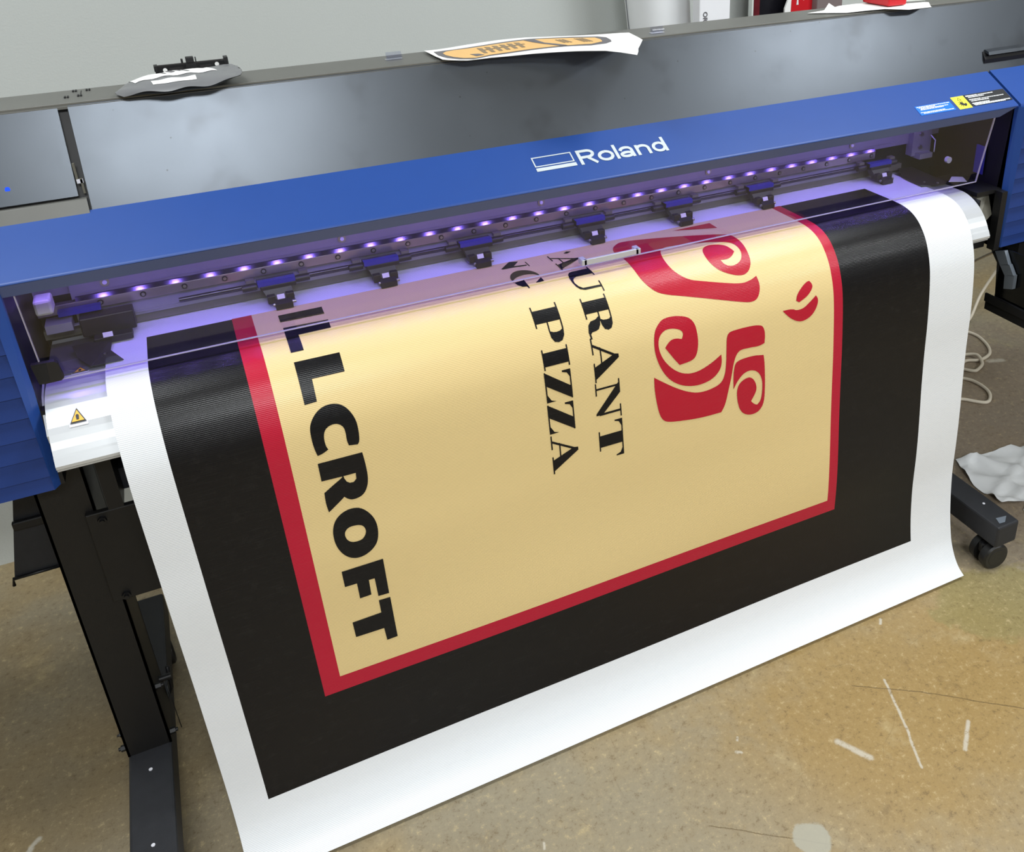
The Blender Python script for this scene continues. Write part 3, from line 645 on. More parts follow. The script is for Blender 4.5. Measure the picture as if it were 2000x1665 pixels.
# grip ledge on the right of the lid
f = lambda z: HT[0] + (LT[0] - HT[0]) * (z - HT[1]) / (LT[1] - HT[1])
b = MB(); b.extrude_x([(f(1.172) - 0.001, 1.172), (f(1.182) - 0.006, 1.181), (f(1.196) - 0.001, 1.196), (f(1.196) + .004, 1.196), (f(1.172) + .004, 1.172)], 1.590, XB, 0); b.build('grip_recess', m_black, PT)
b = MB(); b.extrude_x([(f(1.190) - 0.012, 1.190), (f(1.198) - 0.012, 1.1965), (f(1.198), 1.200), (f(1.190), 1.194)], 1.597, XB); b.build('grip_ledge', m_lid, PT)
# raised alignment marks moulded on the top
b = MB()
for (x, y) in ((-0.130, 1.585), (-0.112, 1.583), (-0.139, 1.545), (-0.122, 1.547)):
    b.box((x - .0028, y - .005, 1.2995), (x - .0004, y + .004, 1.302)); b.box((x + .0010, y - .005, 1.2995), (x + .0032, y + .004, 1.302))
b.box((-0.1215, 1.545, 1.2995), (-0.1205, 1.585, 1.3006)); b.build('moulded_marks', m_black, PT)
# two ridges on side lid
# ---- end towers
def tower(x0, x1, inner, name):
    """front louvres: stepped slats"""
    s = 1 if inner == x1 else -1
    zt, zb, n = 1.098, 0.7745, 9
    yf = lambda z: 1.345 + (1.098 - z) * 0.045
    prof_ = [(1.40, zt)]
    prof_.append((yf(zt), zt))
    h = 0.0345; z = 1.0755
    prof_.append((yf(z) - .000, z))
    while z - h > zb + 0.012:
        prof_.append((yf(z) + 0.0035, z - 0.0002)); prof_.append((yf(z - h) - 0.0015, z - h)); z -= h
    prof_ += [(yf(z) + 0.0035, z - 0.0002), (yf(zb) - 0.001, zb), (1.40, zb - .0)]
    xe = inner - s * 0.013
    b = MB(); b.extrude_x(prof_, min(x0 if s > 0 else xe, xe), max(xe, x1 if s < 0 else xe))
    t_ = b.build(name, m_blue_dark, PT)
    # bevel strip beside the opening
    b = MB()
    P = [(xe, yf(1.098) - .0015, 1.098), (inner, yf(1.098) + .015, 1.098), (inner, yf(zb) + .020, zb), (xe, yf(zb) - .0015, zb)]
    b.prism(P, (0, 0.012, 0)); b.build('edge_bevel', m_blue, PT)
tower(XA, WL, WL, 'end_housing'); tower(WR, XB, WR, 'end_housing')
b = MB(); b.box((XA, 1.375, 0.7745), (WL - .001, 1.588, 1.095)); b.box((WL - .013, 1.37, 0.7745), (WL, 1.42, 1.095)); b.build('end_frame', m_black, PT)
b = MB(); b.box((WR + .001, 1.375, 0.7745), (XB, 1.588, 1.095)); b.box((WR, 1.37, 0.7745), (WR + .013, 1.42, 1.095)); b.build('end_frame', m_black, PT)
# ---- platen: faceted white anodized apron
pl = [(1.592, .9135), (1.402, .9135), (1.392, .9128), (1.382, .9106), (1.372, .9074), (1.363, .9034), (1.354, .8984), (1.346, .8926), (1.338, .8858), (1.331, .8784), (1.3245, .8700), (1.3185, .8608), (1.3145, .8530), (1.3120, .8500), (1.3070, .8400), (1.3075, .8350), (1.3110, .8320), (1.3120, .8290), (1.335, .8250), (1.592, .8150)]
b = MB(); b.extrude_x(pl, -0.2555, 1.5145, smooth=False)
platen = b.build('platen', m_platen, PT); platen['label'] = 'white anodized curved platen'
def plat_at(y):
    for i in range(1, 14):
        if pl[i][0] >= y >= pl[i + 1][0]:
            t = (pl[i][0] - y) / (pl[i][0] - pl[i + 1][0]); return pl[i][1] + (pl[i + 1][1] - pl[i][1]) * t
    return .9135
def tri_sticker(cx, yc, par):
    ya, yb = yc + .011, yc - .011
    pt = lambda x, y, o: (x, y - o * .5, plat_at(y) + o)
    b = MB(); b.prism([pt(cx - .012, ya, .0008), pt(cx + .012, ya, .0008), pt(cx + .012, yb, .0008), pt(cx - .012, yb, .0008)], (0, -.0001, .0003)); s_ = b.build('hot_surface_sticker', m_stickw, par)
    b = MB(); b.prism([pt(cx - .0105, yb + .003, .0016), pt(cx + .0105, yb + .003, .0016), pt(cx, ya - .001, .0016)], (0, 0, .0002)); b.build('triangle_border', m_ink, s_)
    b = MB(); b.prism([pt(cx - .0080, yb + .0045, .0023), pt(cx + .0080, yb + .0045, .0023), pt(cx, ya - .0038, .0023)], (0, 0, .0002)); b.build('amber_triangle', m_orange, s_)
    b = MB(); b.prism([pt(cx - .0016, yb + .006, .0030), pt(cx + .0016, yb + .006, .0030), pt(cx + .0020, yb + .011, .0030), pt(cx, yb + .0125, .0030), pt(cx - .0020, yb + .011, .0030)], (0, 0, .0002)); b.build('heat_symbol', m_ink, s_)
tri_sticker(-0.2165, 1.345, PT); tri_sticker(-0.211, 1.447, PT)
# silver cheek plates at platen ends
def cheek(x0, x1, name='cheek_plate'):
    b = MB(); b.extrude_x([(1.46, .915), (1.40, .907), (1.370, .893), (1.350, .868), (1.352, .855), (1.46, .855)], x0, x1); return b.build(name, m_platen, PT)
cheek(-0.2615, -0.2585); 
b = MB(); b.prism([(1.520, 1.400, .905), (1.584, 1.392, .905), (1.584, 1.372, .855), (1.520, 1.350, .835)], (0, .006, 0)); b.build('cheek_plate', m_aludark, PT)
b = MB(); b.box((1.5165, 1.35, .80), (1.5195, 1.46, .906)); b.box((1.584, 1.352, .7745), (1.600, 1.372, .912)); b.box((1.530, 1.380, .7745), (1.584, 1.46, .85)); b.box((1.53, 1.372, .905), (1.600, 1.50, .914)); b.build('ink_bay_box', m_black, PT)
b = MB(); b.box((-.262, 1.37, .83), (-.2565, 1.46, .9)); b.build('gap_liner', m_hole, PT)
# ---- inside of the opening
Y0 = 1.564
b = MB(); b.box((-0.262, Y0 + .004, 0.9205), (1.49, Y0 + .012, 0.9360)); b.build('media_guide', m_aludark, PT)
b = MB(); b.box((-0.21, Y0 - .001, 0.9360), (1.36, Y0 + .010, 0.9630)); b.box((-0.21, Y0 - .004, 0.9415), (1.36, Y0, 0.9435)); b.build('lower_beam', m_alu, PT)
b = MB(); b.cyl((-0.06, Y0 - .012, .9525), (1.44, Y0 - .012, .9525), .0035, n=12); b.build('lift_rod', m_rod, PT)
b = MB(); b.box((-0.262, Y0 - .006, 0.9635), (1.40, Y0 + .008, 0.9800), ch=.0010); rail = b.build('guide_rail', m_steel, PT)
b = MB(); b.prism([(-0.205, Y0 - .0060, .9802), (-0.205, Y0 + .004, .9802), (-0.205, Y0 + .004, .9870), (-0.205, Y0 - .0022, .9862)], (1.605, 0, 0)); b.build('rail_bevel', m_bevel, PT)
b = MB(); b.box((-0.21, Y0 + .001, 0.9820), (1.50, Y0 + .010, 1.0130)); b.box((-0.20, Y0 - .0005, .9905), (1.46, Y0 + .001, .9915)); b.box((-0.262, Y0 + .011, .99), (1.60, Y0 + .024, 1.09)); b.build('upper_beam', m_alu, PT)
b = MB(); b.box((-0.262, Y0 + .013, .91), (1.60, Y0 + .024, .99)); b.build('back_plate', m_black, PT)
def screw(x, y, z, r, m1, name, par):
    b = MB(); b.cyl((x, y, z), (x, y - .0022, z), r, r * .92, 16); s_ = b.build(name, m1, par)
    b = MB(); b.cyl((x, y - .0023, z), (x, y - .0029, z), r * .48, n=6, smooth=False); b.build('socket', m_hole, s_)
    return s_
x = -0.172; i = 0
while x < 1.40:
    b = MB(); b.cyl((x, Y0 - .0062, .9722), (x, Y0 - .0068, .9722), .0046, n=16); s_ = b.build('rail_bolt', m_hole, PT)
    b = MB(); b.cyl((x, Y0 - .0069, .9722), (x, Y0 - .0076, .9722), .0028, n=14); b.build('bolt_head', m_screw, s_)
    x += .0624
for x in (-.159, .215, .591, .963, 1.335):
    b = MB(); b.cyl((x, Y0, 1.0025), (x, Y0 - .0012, 1.0025), .0068, n=20); s_ = b.build('washer_screw', m_screw, PT)
    b = MB(); b.cyl((x, Y0 - .0012, 1.0025), (x, Y0 - .0030, 1.0025), .0034, n=14); b.build('screw_head', m_stickw, s_)
# pinch rollers
CL = [.093, .271, .446, .678, .875, 1.073, 1.392]
def clamp(cx, par):
    r = bpy.data.objects.new('pinch_roller', None); COL.objects.link(r); r.empty_display_size = .03
    base = WLOC[par.name]; r.parent = par; loc = Vector((cx, Y0 - .02, .945)); r.location = loc - base; WLOC[r.name] = loc
    b = MB(); b.box((cx - .031, Y0 - .034, .9560), (cx + .031, Y0 - .014, .9635), ch=.0012); b.box((cx - .027, Y0 - .036, .948), (cx + .031, Y0 - .012, .956), ch=.001)
    b.prism([(cx - .024, Y0 - .036, .949), (cx + .022, Y0 - .036, .949), (cx + .024, Y0 - .046, .933), (cx - .017, Y0 - .046, .930)], (0, .022, 0))
    b.box((cx - .020, Y0 - .050, .928), (cx - .007, Y0 - .030, .942), ch=.001); b.box((cx + .010, Y0 - .050, .928), (cx + .023, Y0 - .030, .942), ch=.001)
    b.build('housing', m_clamp, r)
    for s in (-1, 1):
        b = MB(); xa = cx + s * .0315; b.cyl((xa, Y0 - .022, .9535), (xa + s * .0235, Y0 - .022, .9535), .0062, n=18); b.cyl((xa + s * .003, Y0 - .022, .9535), (xa + s * .0205, Y0 - .022, .9535), .0067, n=18)
        b.build('spring_barrel', m_clamp, r)
        b = MB(); b.box((xa - .004 + s * .012, Y0 - .020, .9590), (xa + .010 + s * .012, Y0 - .008, .9650)); b.build('mount_lug', m_aludark, r)
    b = MB(); b.box((cx - .0305, Y0 - .0348, .9635), (cx + .0305, Y0 - .0230, .9642)); b.prism([(cx - .0305, Y0 - .0352, .9562), (cx + .0305, Y0 - .0352, .9562), (cx + .0305, Y0 - .0352, .9640), (cx - .0305, Y0 - .0352, .9640)], (0, -.0006, 0))
    b.build('blue_label', m_label_blue, r)
    b = MB(); b.prism([(cx - .010, Y0 - .060, .9290), (cx + .018, Y0 - .060, .9290), (cx + .018, Y0 - .048, .9345), (cx - .010, Y0 - .048, .9345)], (0, 0, -.0085)); b.box((cx - .010, Y0 - .060, .9195), (cx + .018, Y0 - .050, .9210)); b.build('foot_pad', m_clamp, r)
    b = MB(); b.prism([(cx - .0045, Y0 - .0505, .9345), (cx + .0075, Y0 - .0505, .9345), (cx + .0075, Y0 - .0470, .9420), (cx - .0045, Y0 - .0470, .9420)], (0, -.0006, .0003)); b.build('white_label', m_label_white, r)
    b = MB(); b.cyl((cx - .013, Y0 - .053, .9275), (cx + .024, Y0 - .053, .9275), .0030, n=12); b.build('roller_pin', m_screw, r)
    return r
src = clamp(CL[0], PT)
def copy_part(o, dxv, parent):
    c = o.copy(); COL.objects.link(c); c.parent = parent
    if dxv: c.location = o.location + Vector((dxv, 0, 0))
    return c
for cx in CL[1:]:
    r = copy_part(src, cx - CL[0], PT)
    for ch in list(src.children):
        copy_part(ch, 0, r)
# left-hand wider roller block and media clamp plate
b = MB(); b.box((-.205, Y0 - .038, .9300), (-.128, Y0 - .010, .9620), ch=.002); b.box((-.190, Y0 - .056, .9215), (-.135, Y0 - .034, .9320), ch=.001); k = b.build('edge_roller_block', m_clamp, PT)
b = MB(); b.box((-.232, Y0 - .020, .9650), (-.172, Y0 - .0075, .9735)); b.build('block_label', m_label_blue, k)
b = MB(); b.prism([(-.176, Y0 - .0575, .9330), (-.162, Y0 - .0575, .9330), (-.162, Y0 - .0545, .9400), (-.176, Y0 - .0545, .9400)], (0, -.0006, 0)); b.build('block_patch', m_label_white, k)
b = MB(); b.prism([(-.222, 1.512, .9260), (-.165, 1.512, .9260), (-.168, 1.478, .9215), (-.150, 1.438, .9200), (-.195, 1.438, .9200), (-.212, 1.470, .9215)], (0, 0, .0012)); m_ = b.build('media_clamp', m_clamp, PT)
b = MB(); b.cyl((-.176, 1.468, .922), (-.176, 1.468, .9238), .002); b.build('rivet', m_screw, m_)
b = MB(); b.prism([(1.475, 1.562, .9260), (1.515, 1.562, .9240), (1.515, 1.440, .9190), (1.4450, 1.452, .9190), (1.4520, 1.52, .9215)], (0, 0, .0012)); m_ = b.build('media_clamp', m_clamp, PT)
b = MB(); b.cyl((1.492, 1.452, .920), (1.492, 1.452, .9225), .0028); b.cyl((1.470, 1.47, .920), (1.470, 1.47, .9222), .0022); b.build('rivet', m_screw, m_)
b = MB(); b.box((-.252, 1.53, .9455), (-.215, Y0 - .002, .960)); b.box((-.252, 1.545, .9455), (-.18, 1.552, .9475)); b.build('rail_bracket', m_alu, PT)
b = MB(); b.box((-.250, 1.478, .9985), (-.226, 1.512, 1.0230), ch=.004); b.build('end_stop_cap', m_capw, PT)
b = MB(); b.box((1.500, Y0 - .014, .955), (1.555, Y0 + .006, 1.060)); b.box((1.510, Y0 - .03, .950), (1.548, Y0 + .0, .962)); p_ = b.build('sensor_bracket', m_alu, PT)
b = MB(); b.cyl((1.522, Y0 - .014, 1.005), (1.522, Y0 - .018, 1.005), .005); b.cyl((1.522, Y0 - .014, .975), (1.522, Y0 - .018, .975), .005); b.build('bracket_screw', m_screw, p_)
b = MB(); b.tube([(1.548, Y0 - .018, 1.00), (1.552, Y0 - .03, .990), (1.552, Y0 - .03, .962)], .0014); b.build('wire_clip', m_stickw, p_)
b = MB(); b.cyl((1.560, 1.50, .952), (1.560, 1.492, .952), .0075); b.build('round_knob', m_stickw, PT)
b = MB(); b.prism([(1.528, 1.455, .916), (1.556, 1.475, .9175), (1.578, 1.463, .9165), (1.566, 1.438, .915)], (0, 0, .0010)); b.build('wiper_tab', m_stickw, PT)
b = MB(); b.box((1.594, 1.425, .930), (1.598, 1.452, .995), ch=.0015); o = b.build('tube_label', m_label_blue, PT)
# LED strip under the cover
b = MB(); b.box((-.25, 1.462, 1.0660), (1.55, 1.478, 1.0700)); strip_o = b.build('light_strip', m_alu, PT)
x = -.235; bb = MB()
while x < 1.54:
    bb.box((x - .004, 1.466, 1.0642), (x + .004, 1.474, 1.0660)); x += .0573
bb.build('light_emitters', m_led, strip_o)
# ---- clear cover, its frame edges, grip and corner bumper
gx0, gx1 = -.2490, 1.5490
gt, gb = (1.371, 1.082), (1.397, .930)
b = MB(); b.extrude_x([gt, gb, (gb[0] + .003, gb[1] + .0005), (gt[0] + .003, gt[1])], gx0, gx1); gl = b.build('clear_cover', m_glass, PT); gl['label'] = 'clear acrylic front cover'
b = MB(); b.extrude_x([(gb[0] - .0002, gb[1]), (gb[0] + .0032, gb[1] + .0004), (gb[0] + .0033, gb[1] - .0010), (gb[0] - .0001, gb[1] - .0010)], gx0, gx1)
for x in (gx0, gx1):
    b.prism([(x - .0008, gt[0], gt[1]), (x - .0008, gb[0], gb[1]), (x + .0008, gb[0], gb[1]), (x + .0008, gt[0], gt[1])], (0, .0032, 0))
b.build('cover_edge', m_edge, gl)
def gy(z): return gt[0] + (gb[0] - gt[0]) * (gt[1] - z) / (gt[1] - gb[1])
b = MB()
y0 = gy(.95) - .0005
b.box((.594, y0 - .018, .9410), (.703, y0 - .013, .9520), ch=.001); b.box((.590, y0 - .018, .9410), (.600, y0, .9520), ch=.001); b.box((.697, y0 - .018, .9410), (.707, y0, .9520), ch=.001)
b.build('cover_handle', m_chrome, gl)
b = MB(); b.prism([(-.2590, 1.3835, .967), (-.2300, 1.3835, .966), (-.2265, 1.3835, .962), (-.2240, 1.3835, .938), (-.2280, 1.3835, .9345), (-.2460, 1.3835, .934), (-.2560, 1.3835, .935)], (0, .008, 0)); bp = b.build('corner_bumper', m_clamp, PT)
b = MB(); b.prism([(-.2590, 1.3828, .966), (-.2400, 1.3828, .965), (-.2420, 1.3828, .938), (-.2560, 1.3828, .937)], (0, .0006, 0)); b.build('bumper_pad', m_hole, bp)
b = MB(); b.box((-.2555, 1.441, .9136), (-.1760, 1.560, .9152)); b.box((-.2555, 1.4400, .9136), (-.1760, 1.4410, .9160)); b.box((-.2400, 1.487, .9150), (-.19, 1.491, .9156)); b.build('side_plate', m_sideplate, PT)
b = MB(); b.box((1.4620, 1.430, .9136), (1.5145, 1.560, .9150)); b.build('side_plate', m_sideplate, PT)

# ---- stand
def foot(x0, x1, name='stand_foot'):
    b = MB(); b.box((x0, 1.165, .085), (x1, 1.86, .145), ch=.005); f_ = b.build(name, m_foot, PT)
    for y in (1.386, 1.23, 1.62):
        xs = (x0 + x1) / 2 + (0 if x0 < 0 else .006)
        b = MB(); b.cyl((xs, y if x0 < 0 else y + .02, .1445), (xs, y if x0 < 0 else y + .02, .1462), .0032, n=12); b.build('foot_rivet', m_stickw, f_)
    return f_
fl = foot(-.319, -.247); fr = foot(1.534, 1.601)
b = MB(); b.prism([(1.549, 1.178, .1456), (1.556, 1.196, .1456), (1.585, 1.191, .1456), (1.565, 1.176, .1456)], (0, 0, .0006)); b.build('scuff_patch', m_tab, fr)
def caster(x, y, turn=0.0):
    r = bpy.data.objects.new('caster', None); COL.objects.link(r); base = WLOC[PT.name]; loc = Vector((x, y, .04)); r.parent = PT; r.location = loc - base; WLOC[r.name] = loc; r.empty_display_size = .03
    ct, st_ = math.cos(turn), math.sin(turn)
    T = lambda a, b_, z: (x + a * ct - b_ * st_, y + a * st_ + b_ * ct, z)
    b = MB(); b.cyl((x, y, .085), (x, y, .060), .012); b.box((-.008, -.02, .040), (.008, .028, .068), ch=.005, M=Matrix.Translation((x, y, 0)) @ Matrix.Rotation(turn, 4, 'Z')); b.build('swivel_fork', m_black, r)
    for s in (-1, 1):
        b = MB(); a0 = s * .009; a1 = s * .030
        b.cyl(T(a0, 0, .036), T(a1 - s * .004, 0, .036), .0355, n=36); b.cyl(T(a1 - s * .004, 0, .036), T(a1, 0, .036), .0355, .031, n=36); b.cyl(T(a1, 0, .036), T(a1 + s * .001, 0, .036), .024, .022, n=28)
        b.build('wheel', m_caster, r)
for (x, y, tn) in ((1.566, 1.208, 1.45), (1.567, 1.80, .3), (-.283, 1.215, 1.2), (-.283, 1.80, .2)): caster(x, y, tn)
def post(x0, x1):
    b = MB(); b.box((x0, 1.432, .1445), (x1, 1.436, .80)); b.box((x0, 1.432, .1445), (x0 + .004, 1.53, .80)); b.box((x1 - .004, 1.432, .1445), (x1, 1.53, .80)); b.box((x0, 1.526, .1445), (x1, 1.530, .80))
    return b.build('stand_post', m_blackm, PT)
post(-.319, -.246); post(1.534, 1.601)
def bolt(x, y, z, d, r=.006, L=.009):
    a = Vector((x, y, z)); d = Vector(d)
    b = MB(); b.cyl(a, a + d * L, r, n=6, smooth=False); b.cyl(a + d * L, a + d * (L + .004), r * .55, n=12); b.build('stand_bolt', m_black, PT)
for z in (.153, .267): bolt(-.246, 1.445, z + .004, (1, 0, 0))
bolt(-.319, 1.445, .157, (-1, 0, 0)); bolt(-.319, 1.445, .190, (-1, 0, 0), .004, .004)
b = MB(); b.box((-.262, 1.420, .497), (1.30, 1.431, .676), ch=.002); bm_ = b.build('heater_panel', m_blackm, PT)
for z in (.662, .507): bolt(-.240, 1.420, z, (0, -1, 0), .007, .006)
b = MB(); b.box((-.21, 1.47, .676), (1.30, 1.56, .716)); b.build('cross_beam', m_foot, PT)
b = MB(); b.box((-.2275, 1.42, .676), (-.205, 1.50, .815)); b.box((-.16, 1.40, .735), (-.10, 1.48, .815), ch=.01); b.cyl((-.205, 1.48, .775), (-.15, 1.48, .775), .012); b.build('feed_motor', m_black, PT)
b = MB(); b.box((-.205, 1.47, .795), (-.185, 1.50, .812)); b.cyl((-.195, 1.47, .78), (-.150, 1.47, .78), .009); b.build('feed_shaft', m_alu, PT)
b = MB(); b.prism([(-.385, 1.60, .64), (-.425, 1.60, .475), (-.355, 1.60, .475), (-.320, 1.60, .64)], (0, .01, 0)); b.build('roll_holder_plate', m_foot, PT)
b = MB(); b.box((-.400, 1.590, .572), (-.345, 1.600, .590), ch=.003); b.build('roll_holder_arm', m_black, PT)
b = MB(); b.tube([(-.429, 1.597, .460), (-.427, 1.597, .474), (-.355, 1.597, .4745)], .0030); b.build('roll_holder_edge', m_black, PT)
b = MB(); b.box((-.34, 1.53, .56), (-.25, 1.62, .80)); b.build('rear_bracket', m_blackm, PT)
b = MB(); b.tube([(-.243, 1.548, .150), (-.236, 1.535, .175), (-.231, 1.52, .24)], .0035); b.cyl((-.246, 1.50, .235), (-.226, 1.50, .235), .006); b.build('brake_lever', m_black, PT)
b = MB(); b.tube([(-.228, 1.44, .27), (-.226, 1.442, .16)], .0008, n=6); b.build('ground_wire', m_black, PT)
# waste ink bottle holder under the right end
b = MB(); b.box((1.628, 1.16, .622), (1.634, 1.394, .643), ch=.0015); b.box((1.634, 1.16, .600), (2.15, 1.394, .626)); hd = b.build('bottle_tray', m_black, PT)
b = MB(); b.prism([(1.636, 1.401, .746), (1.636, 1.381, .724), (1.636, 1.371, .642), (1.636, 1.26, .642), (1.636, 1.28, .766), (1.636, 1.395, .766)], (.0025, 0, 0)); b.box((1.6385, 1.27, .643), (2.15, 1.273, .766)); b.build('smoky_shield', m_smoky, PT)
b = MB()
tabp = [(1.381, .755), (1.362, .728), (1.344, .708), (1.341, .676)]
xs0, xs1 = 1.624, 1.634
for i in range(3):
    (ya, za), (yb, zb_) = tabp[i], tabp[i + 1]
    b.prism([(xs0, ya, za), (xs0, ya - .026, za + .010), (xs0, yb - .024, zb_ + .008), (xs0, yb, zb_)], (xs1 - xs0, 0, 0))
b.build('shield_tab', m_tab, PT)
b = MB(); b.box((1.705, 1.385, .60), (2.15, 1.43, .776)); b.build('holder_back', m_blackm, PT)
# ------------------------------------------------------------------ things on top of the printer
TZ = 1.3002
# grey mailer bag
bx, by = .014, 1.519
ca, sa_ = math.cos(math.radians(4)), math.sin(math.radians(4))
def bagp(u, v, side):
    U = u * 2 - 1; V = v * 2 - 1
    a = .088 * (1 - .10 * V * V) * U; w = .058 * (1 - .55 * max(0, -U) ** 2.2 - .12 * max(0, U) ** 3)
    y = w * V
    h = (1 - abs(U) ** 2.4) ** .8 * (1 - abs(V) ** 2.6) ** .7
    wr = .0012 * math.sin(U * 17 + V * 5) * (1 - abs(V)) + .0016 * max(0, U - .4) * math.sin(V * 14 + U * 9)
    z = TZ + .0105 + (.0115 * h + wr if side > 0 else -.0103 * h) + .008 * max(0, U) ** 3 - .006 * max(0, -U) ** 3 + .0018 * math.sin(U * 9 + 1) * abs(V) ** 3
    return (bx + a * ca - y * sa_, by + a * sa_ + y * ca, z)
BG = thing('mailer_bag', (bx, by, TZ), 'puffy grey plastic mailer bag with white labels on printer top', 'bag')
b = MB(); b.grid(lambda u, v: bagp(u, v, 1), 36, 24); b.build('bag_front', m_bag, BG, normals=False)
b = MB(); b.grid(lambda u, v: bagp(u, 1 - v, -1), 36, 24); b.build('bag_back', m_bagblack, BG, normals=False)
def lab(u0, u1, v0, v1, off, skew=0.0, wob=0.0):
    return lambda u, v: tuple(Vector(bagp(u0 + (u1 - u0) * u + skew * v, v0 + (v1 - v0) * v + wob * math.sin(u * 6.3), 1)) + Vector((0, -off * .3, off)))
b = MB(); b.grid(lab(.16, .82, .40, .86, .0006, -.06), 20, 12); l_ = b.build('shipping_label', m_paper, BG, normals=False)
b = MB()
for (u, w) in ((.40, .02), (.455, .035), (.52, .035), (.575, .03)):
    b.grid(lab(u, u + w, .60, .80, .0012, -.05), 3, 6)
b.build('label_lettering', m_grey_ink, l_, normals=False)
b = MB(); b.grid(lab(.27, .62, .13, .27, .0006, 0, .012), 18, 5); b.build('return_label', m_paper, BG, normals=False)
# black slotted holder standing behind it
b = MB()
HX = thing('slotted_holder', (.035, 1.592, TZ), 'black plastic slotted holder with white holes standing behind the mailer bag', 'holder')
b.box((-.016, 1.588, TZ), (.086, 1.598, 1.3235), ch=.001)
b.box((-.017, 1.584, 1.3160), (-.012, 1.600, 1.3245)); b.box((.084, 1.583, 1.3150), (.090, 1.600, 1.3275)); b.box((.028, 1.584, 1.3100), (.043, 1.589, 1.3235)); b.build('body', m_black, HX)
b = MB(); b.box((-.014, 1.5865, 1.3225), (.080, 1.5885, 1.3245)); b.box((.004, 1.5865, 1.310), (.024, 1.5880, 1.3190)); b.box((.048, 1.5865, 1.310), (.064, 1.5880, 1.3190)); b.build('rib', m_clamp, HX)
b = MB(); b.box((.0295, 1.586, 1.3235), (.0410, 1.597, 1.3325), ch=.0008); b.box((.0225, 1.588, 1.3235), (.0255, 1.596, 1.3300)); b.box((.0430, 1.588, 1.3235), (.0445, 1.596, 1.3310)); b.build('clip_block', m_black, HX)
for hx, hz in ((-.0020, 1.3165), (.0730, 1.3180)):
    b = MB(); b.cyl((hx, 1.5879, hz), (hx, 1.5870, hz), .0031); b.build('hole', m_paper, HX)
# clear clips
def clip(x, y, label):
    b = MB(); b.box((x - .015, y - .007, TZ), (x + .013, y + .006, TZ + .0012), ch=.0005); b.box((x - .013, y + .002, TZ), (x + .013, y + .0045, TZ + .012), ch=.0006); b.cyl((x - .012, y - .002, TZ + .0050), (x + .013, y - .002, TZ + .0050), .0030, n=14)
    o = b.build('clear_clip', m_clip); return tag(o, label, 'clip', 'clear plastic clips on the printer top')
clip(.345, 1.560, 'small clear plastic clip on printer top left of the printed sheet')
clip(.828, 1.532, 'small clear plastic clip on printer top right of the printed sheet')
# printed sheet
def sh(x, y):
    z = TZ + .0045
    z += .010 * max(0, (.425 - x) / .02) ** 2 * .12
    z += .002 * math.sin(x * 22 + y * 9)
    z += -.004 * max(0, (1.500 - y) / .1)
    return max(z, TZ + .001) if y > 1.505 else z
sheet = [(.403,1.585),(.404,1.558),(.405,1.517),(.408,1.490),(.445,1.473),(.485,1.474),(.553,1.459),(.618,1.437),(.667,1.417),(.685,1.396),(.701,1.367),(.716,1.392),(.729,1.417),(.752,1.452),(.769,1.478),(.777,1.547),(.764,1.555),(.703,1.575),(.592,1.595),(.542,1.597),(.475,1.596),(.434,1.592),(.415,1.590)]
def lay(poly, dz, mb, th=-.0004, mi=0):
    bmx = bmesh.new(); vv = [bmx.verts.new((x, y, 0)) for x, y in poly]
    for t3 in tessellate_polygon([[Vector((x, y, 0)) for x, y in poly]]):
        try: bmx.faces.new([vv[i] for i in t3])
        except ValueError: pass
    for ax, lo, hi in ((0, .38, .80), (1, 1.36, 1.60)):
        k = lo
        while k < hi:
            bmesh.ops.bisect_plane(bmx, geom=bmx.verts[:] + bmx.edges[:] + bmx.faces[:], plane_co=(k, k, 0), plane_no=(1, 0, 0) if ax == 0 else (0, 1, 0), dist=1e-6); k += .012
    bmx.verts.index_update()
    vs = [(v.co.x, v.co.y, sh(v.co.x, v.co.y) + dz) for v in bmx.verts]; fs = []
    for f in bmx.faces:
        f.normal_update(); ids = [v.index for v in f.verts]
        fs.append(tuple(ids if f.normal.z > 0 else ids[::-1]))
    mb.add(vs, fs, mi, True)
    if th:
        mb.add([(x, y, z + th) for x, y, z in vs], [f[::-1] for f in fs], mi, True)
    bmx.free()
b = MB(); lay(sheet, 0, b)
gray = [(.415,1.569),(.412,1.530),(.419,1.502),(.435,1.485),(.456,1.476),(.488,1.485),(.561,1.481),(.624,1.475),(.664,1.467),(.696,1.475),(.713,1.488),(.719,1.505),(.723,1.531),(.713,1.548),(.671,1.566),(.590,1.575),(.511,1.572),(.474,1.572),(.434,1.572)]
tan_ = [(.425,1.548),(.424,1.528),(.431,1.503),(.443,1.489),(.462,1.482),(.490,1.490),(.554,1.487),(.626,1.480),(.669,1.477),(.697,1.492),(.704,1.515),(.703,1.537),(.668,1.550),(.609,1.562),(.585,1.562),(.510,1.562),(.474,1.562),(.449,1.564),(.434,1.560)]
lay(gray, .0004, b, 0, 1); lay(tan_, .0008, b, 0, 2)
lay([(.576,1.562),(.596,1.562),(.599,1.520),(.612,1.500),(.626,1.480),(.612,1.481),(.594,1.508),(.583,1.535)], .0012, b, 0, 1)
lay([(.461,1.512),(.475,1.507),(.481,1.494),(.466,1.491)], .0012, b, 0, 1)
for (x0, y0, w, h, n) in ((.628, 1.500, .004, .040, 3), (.664, 1.495, .0028, .046, 4)):
    for i in range(n):
        xx = x0 + i * (w + .0022)
        lay([(xx, y0), (xx + w, y0 + .002), (xx + w - .002, y0 + h), (xx - .002, y0 + h - .002)], .0012, b, 0, 3)
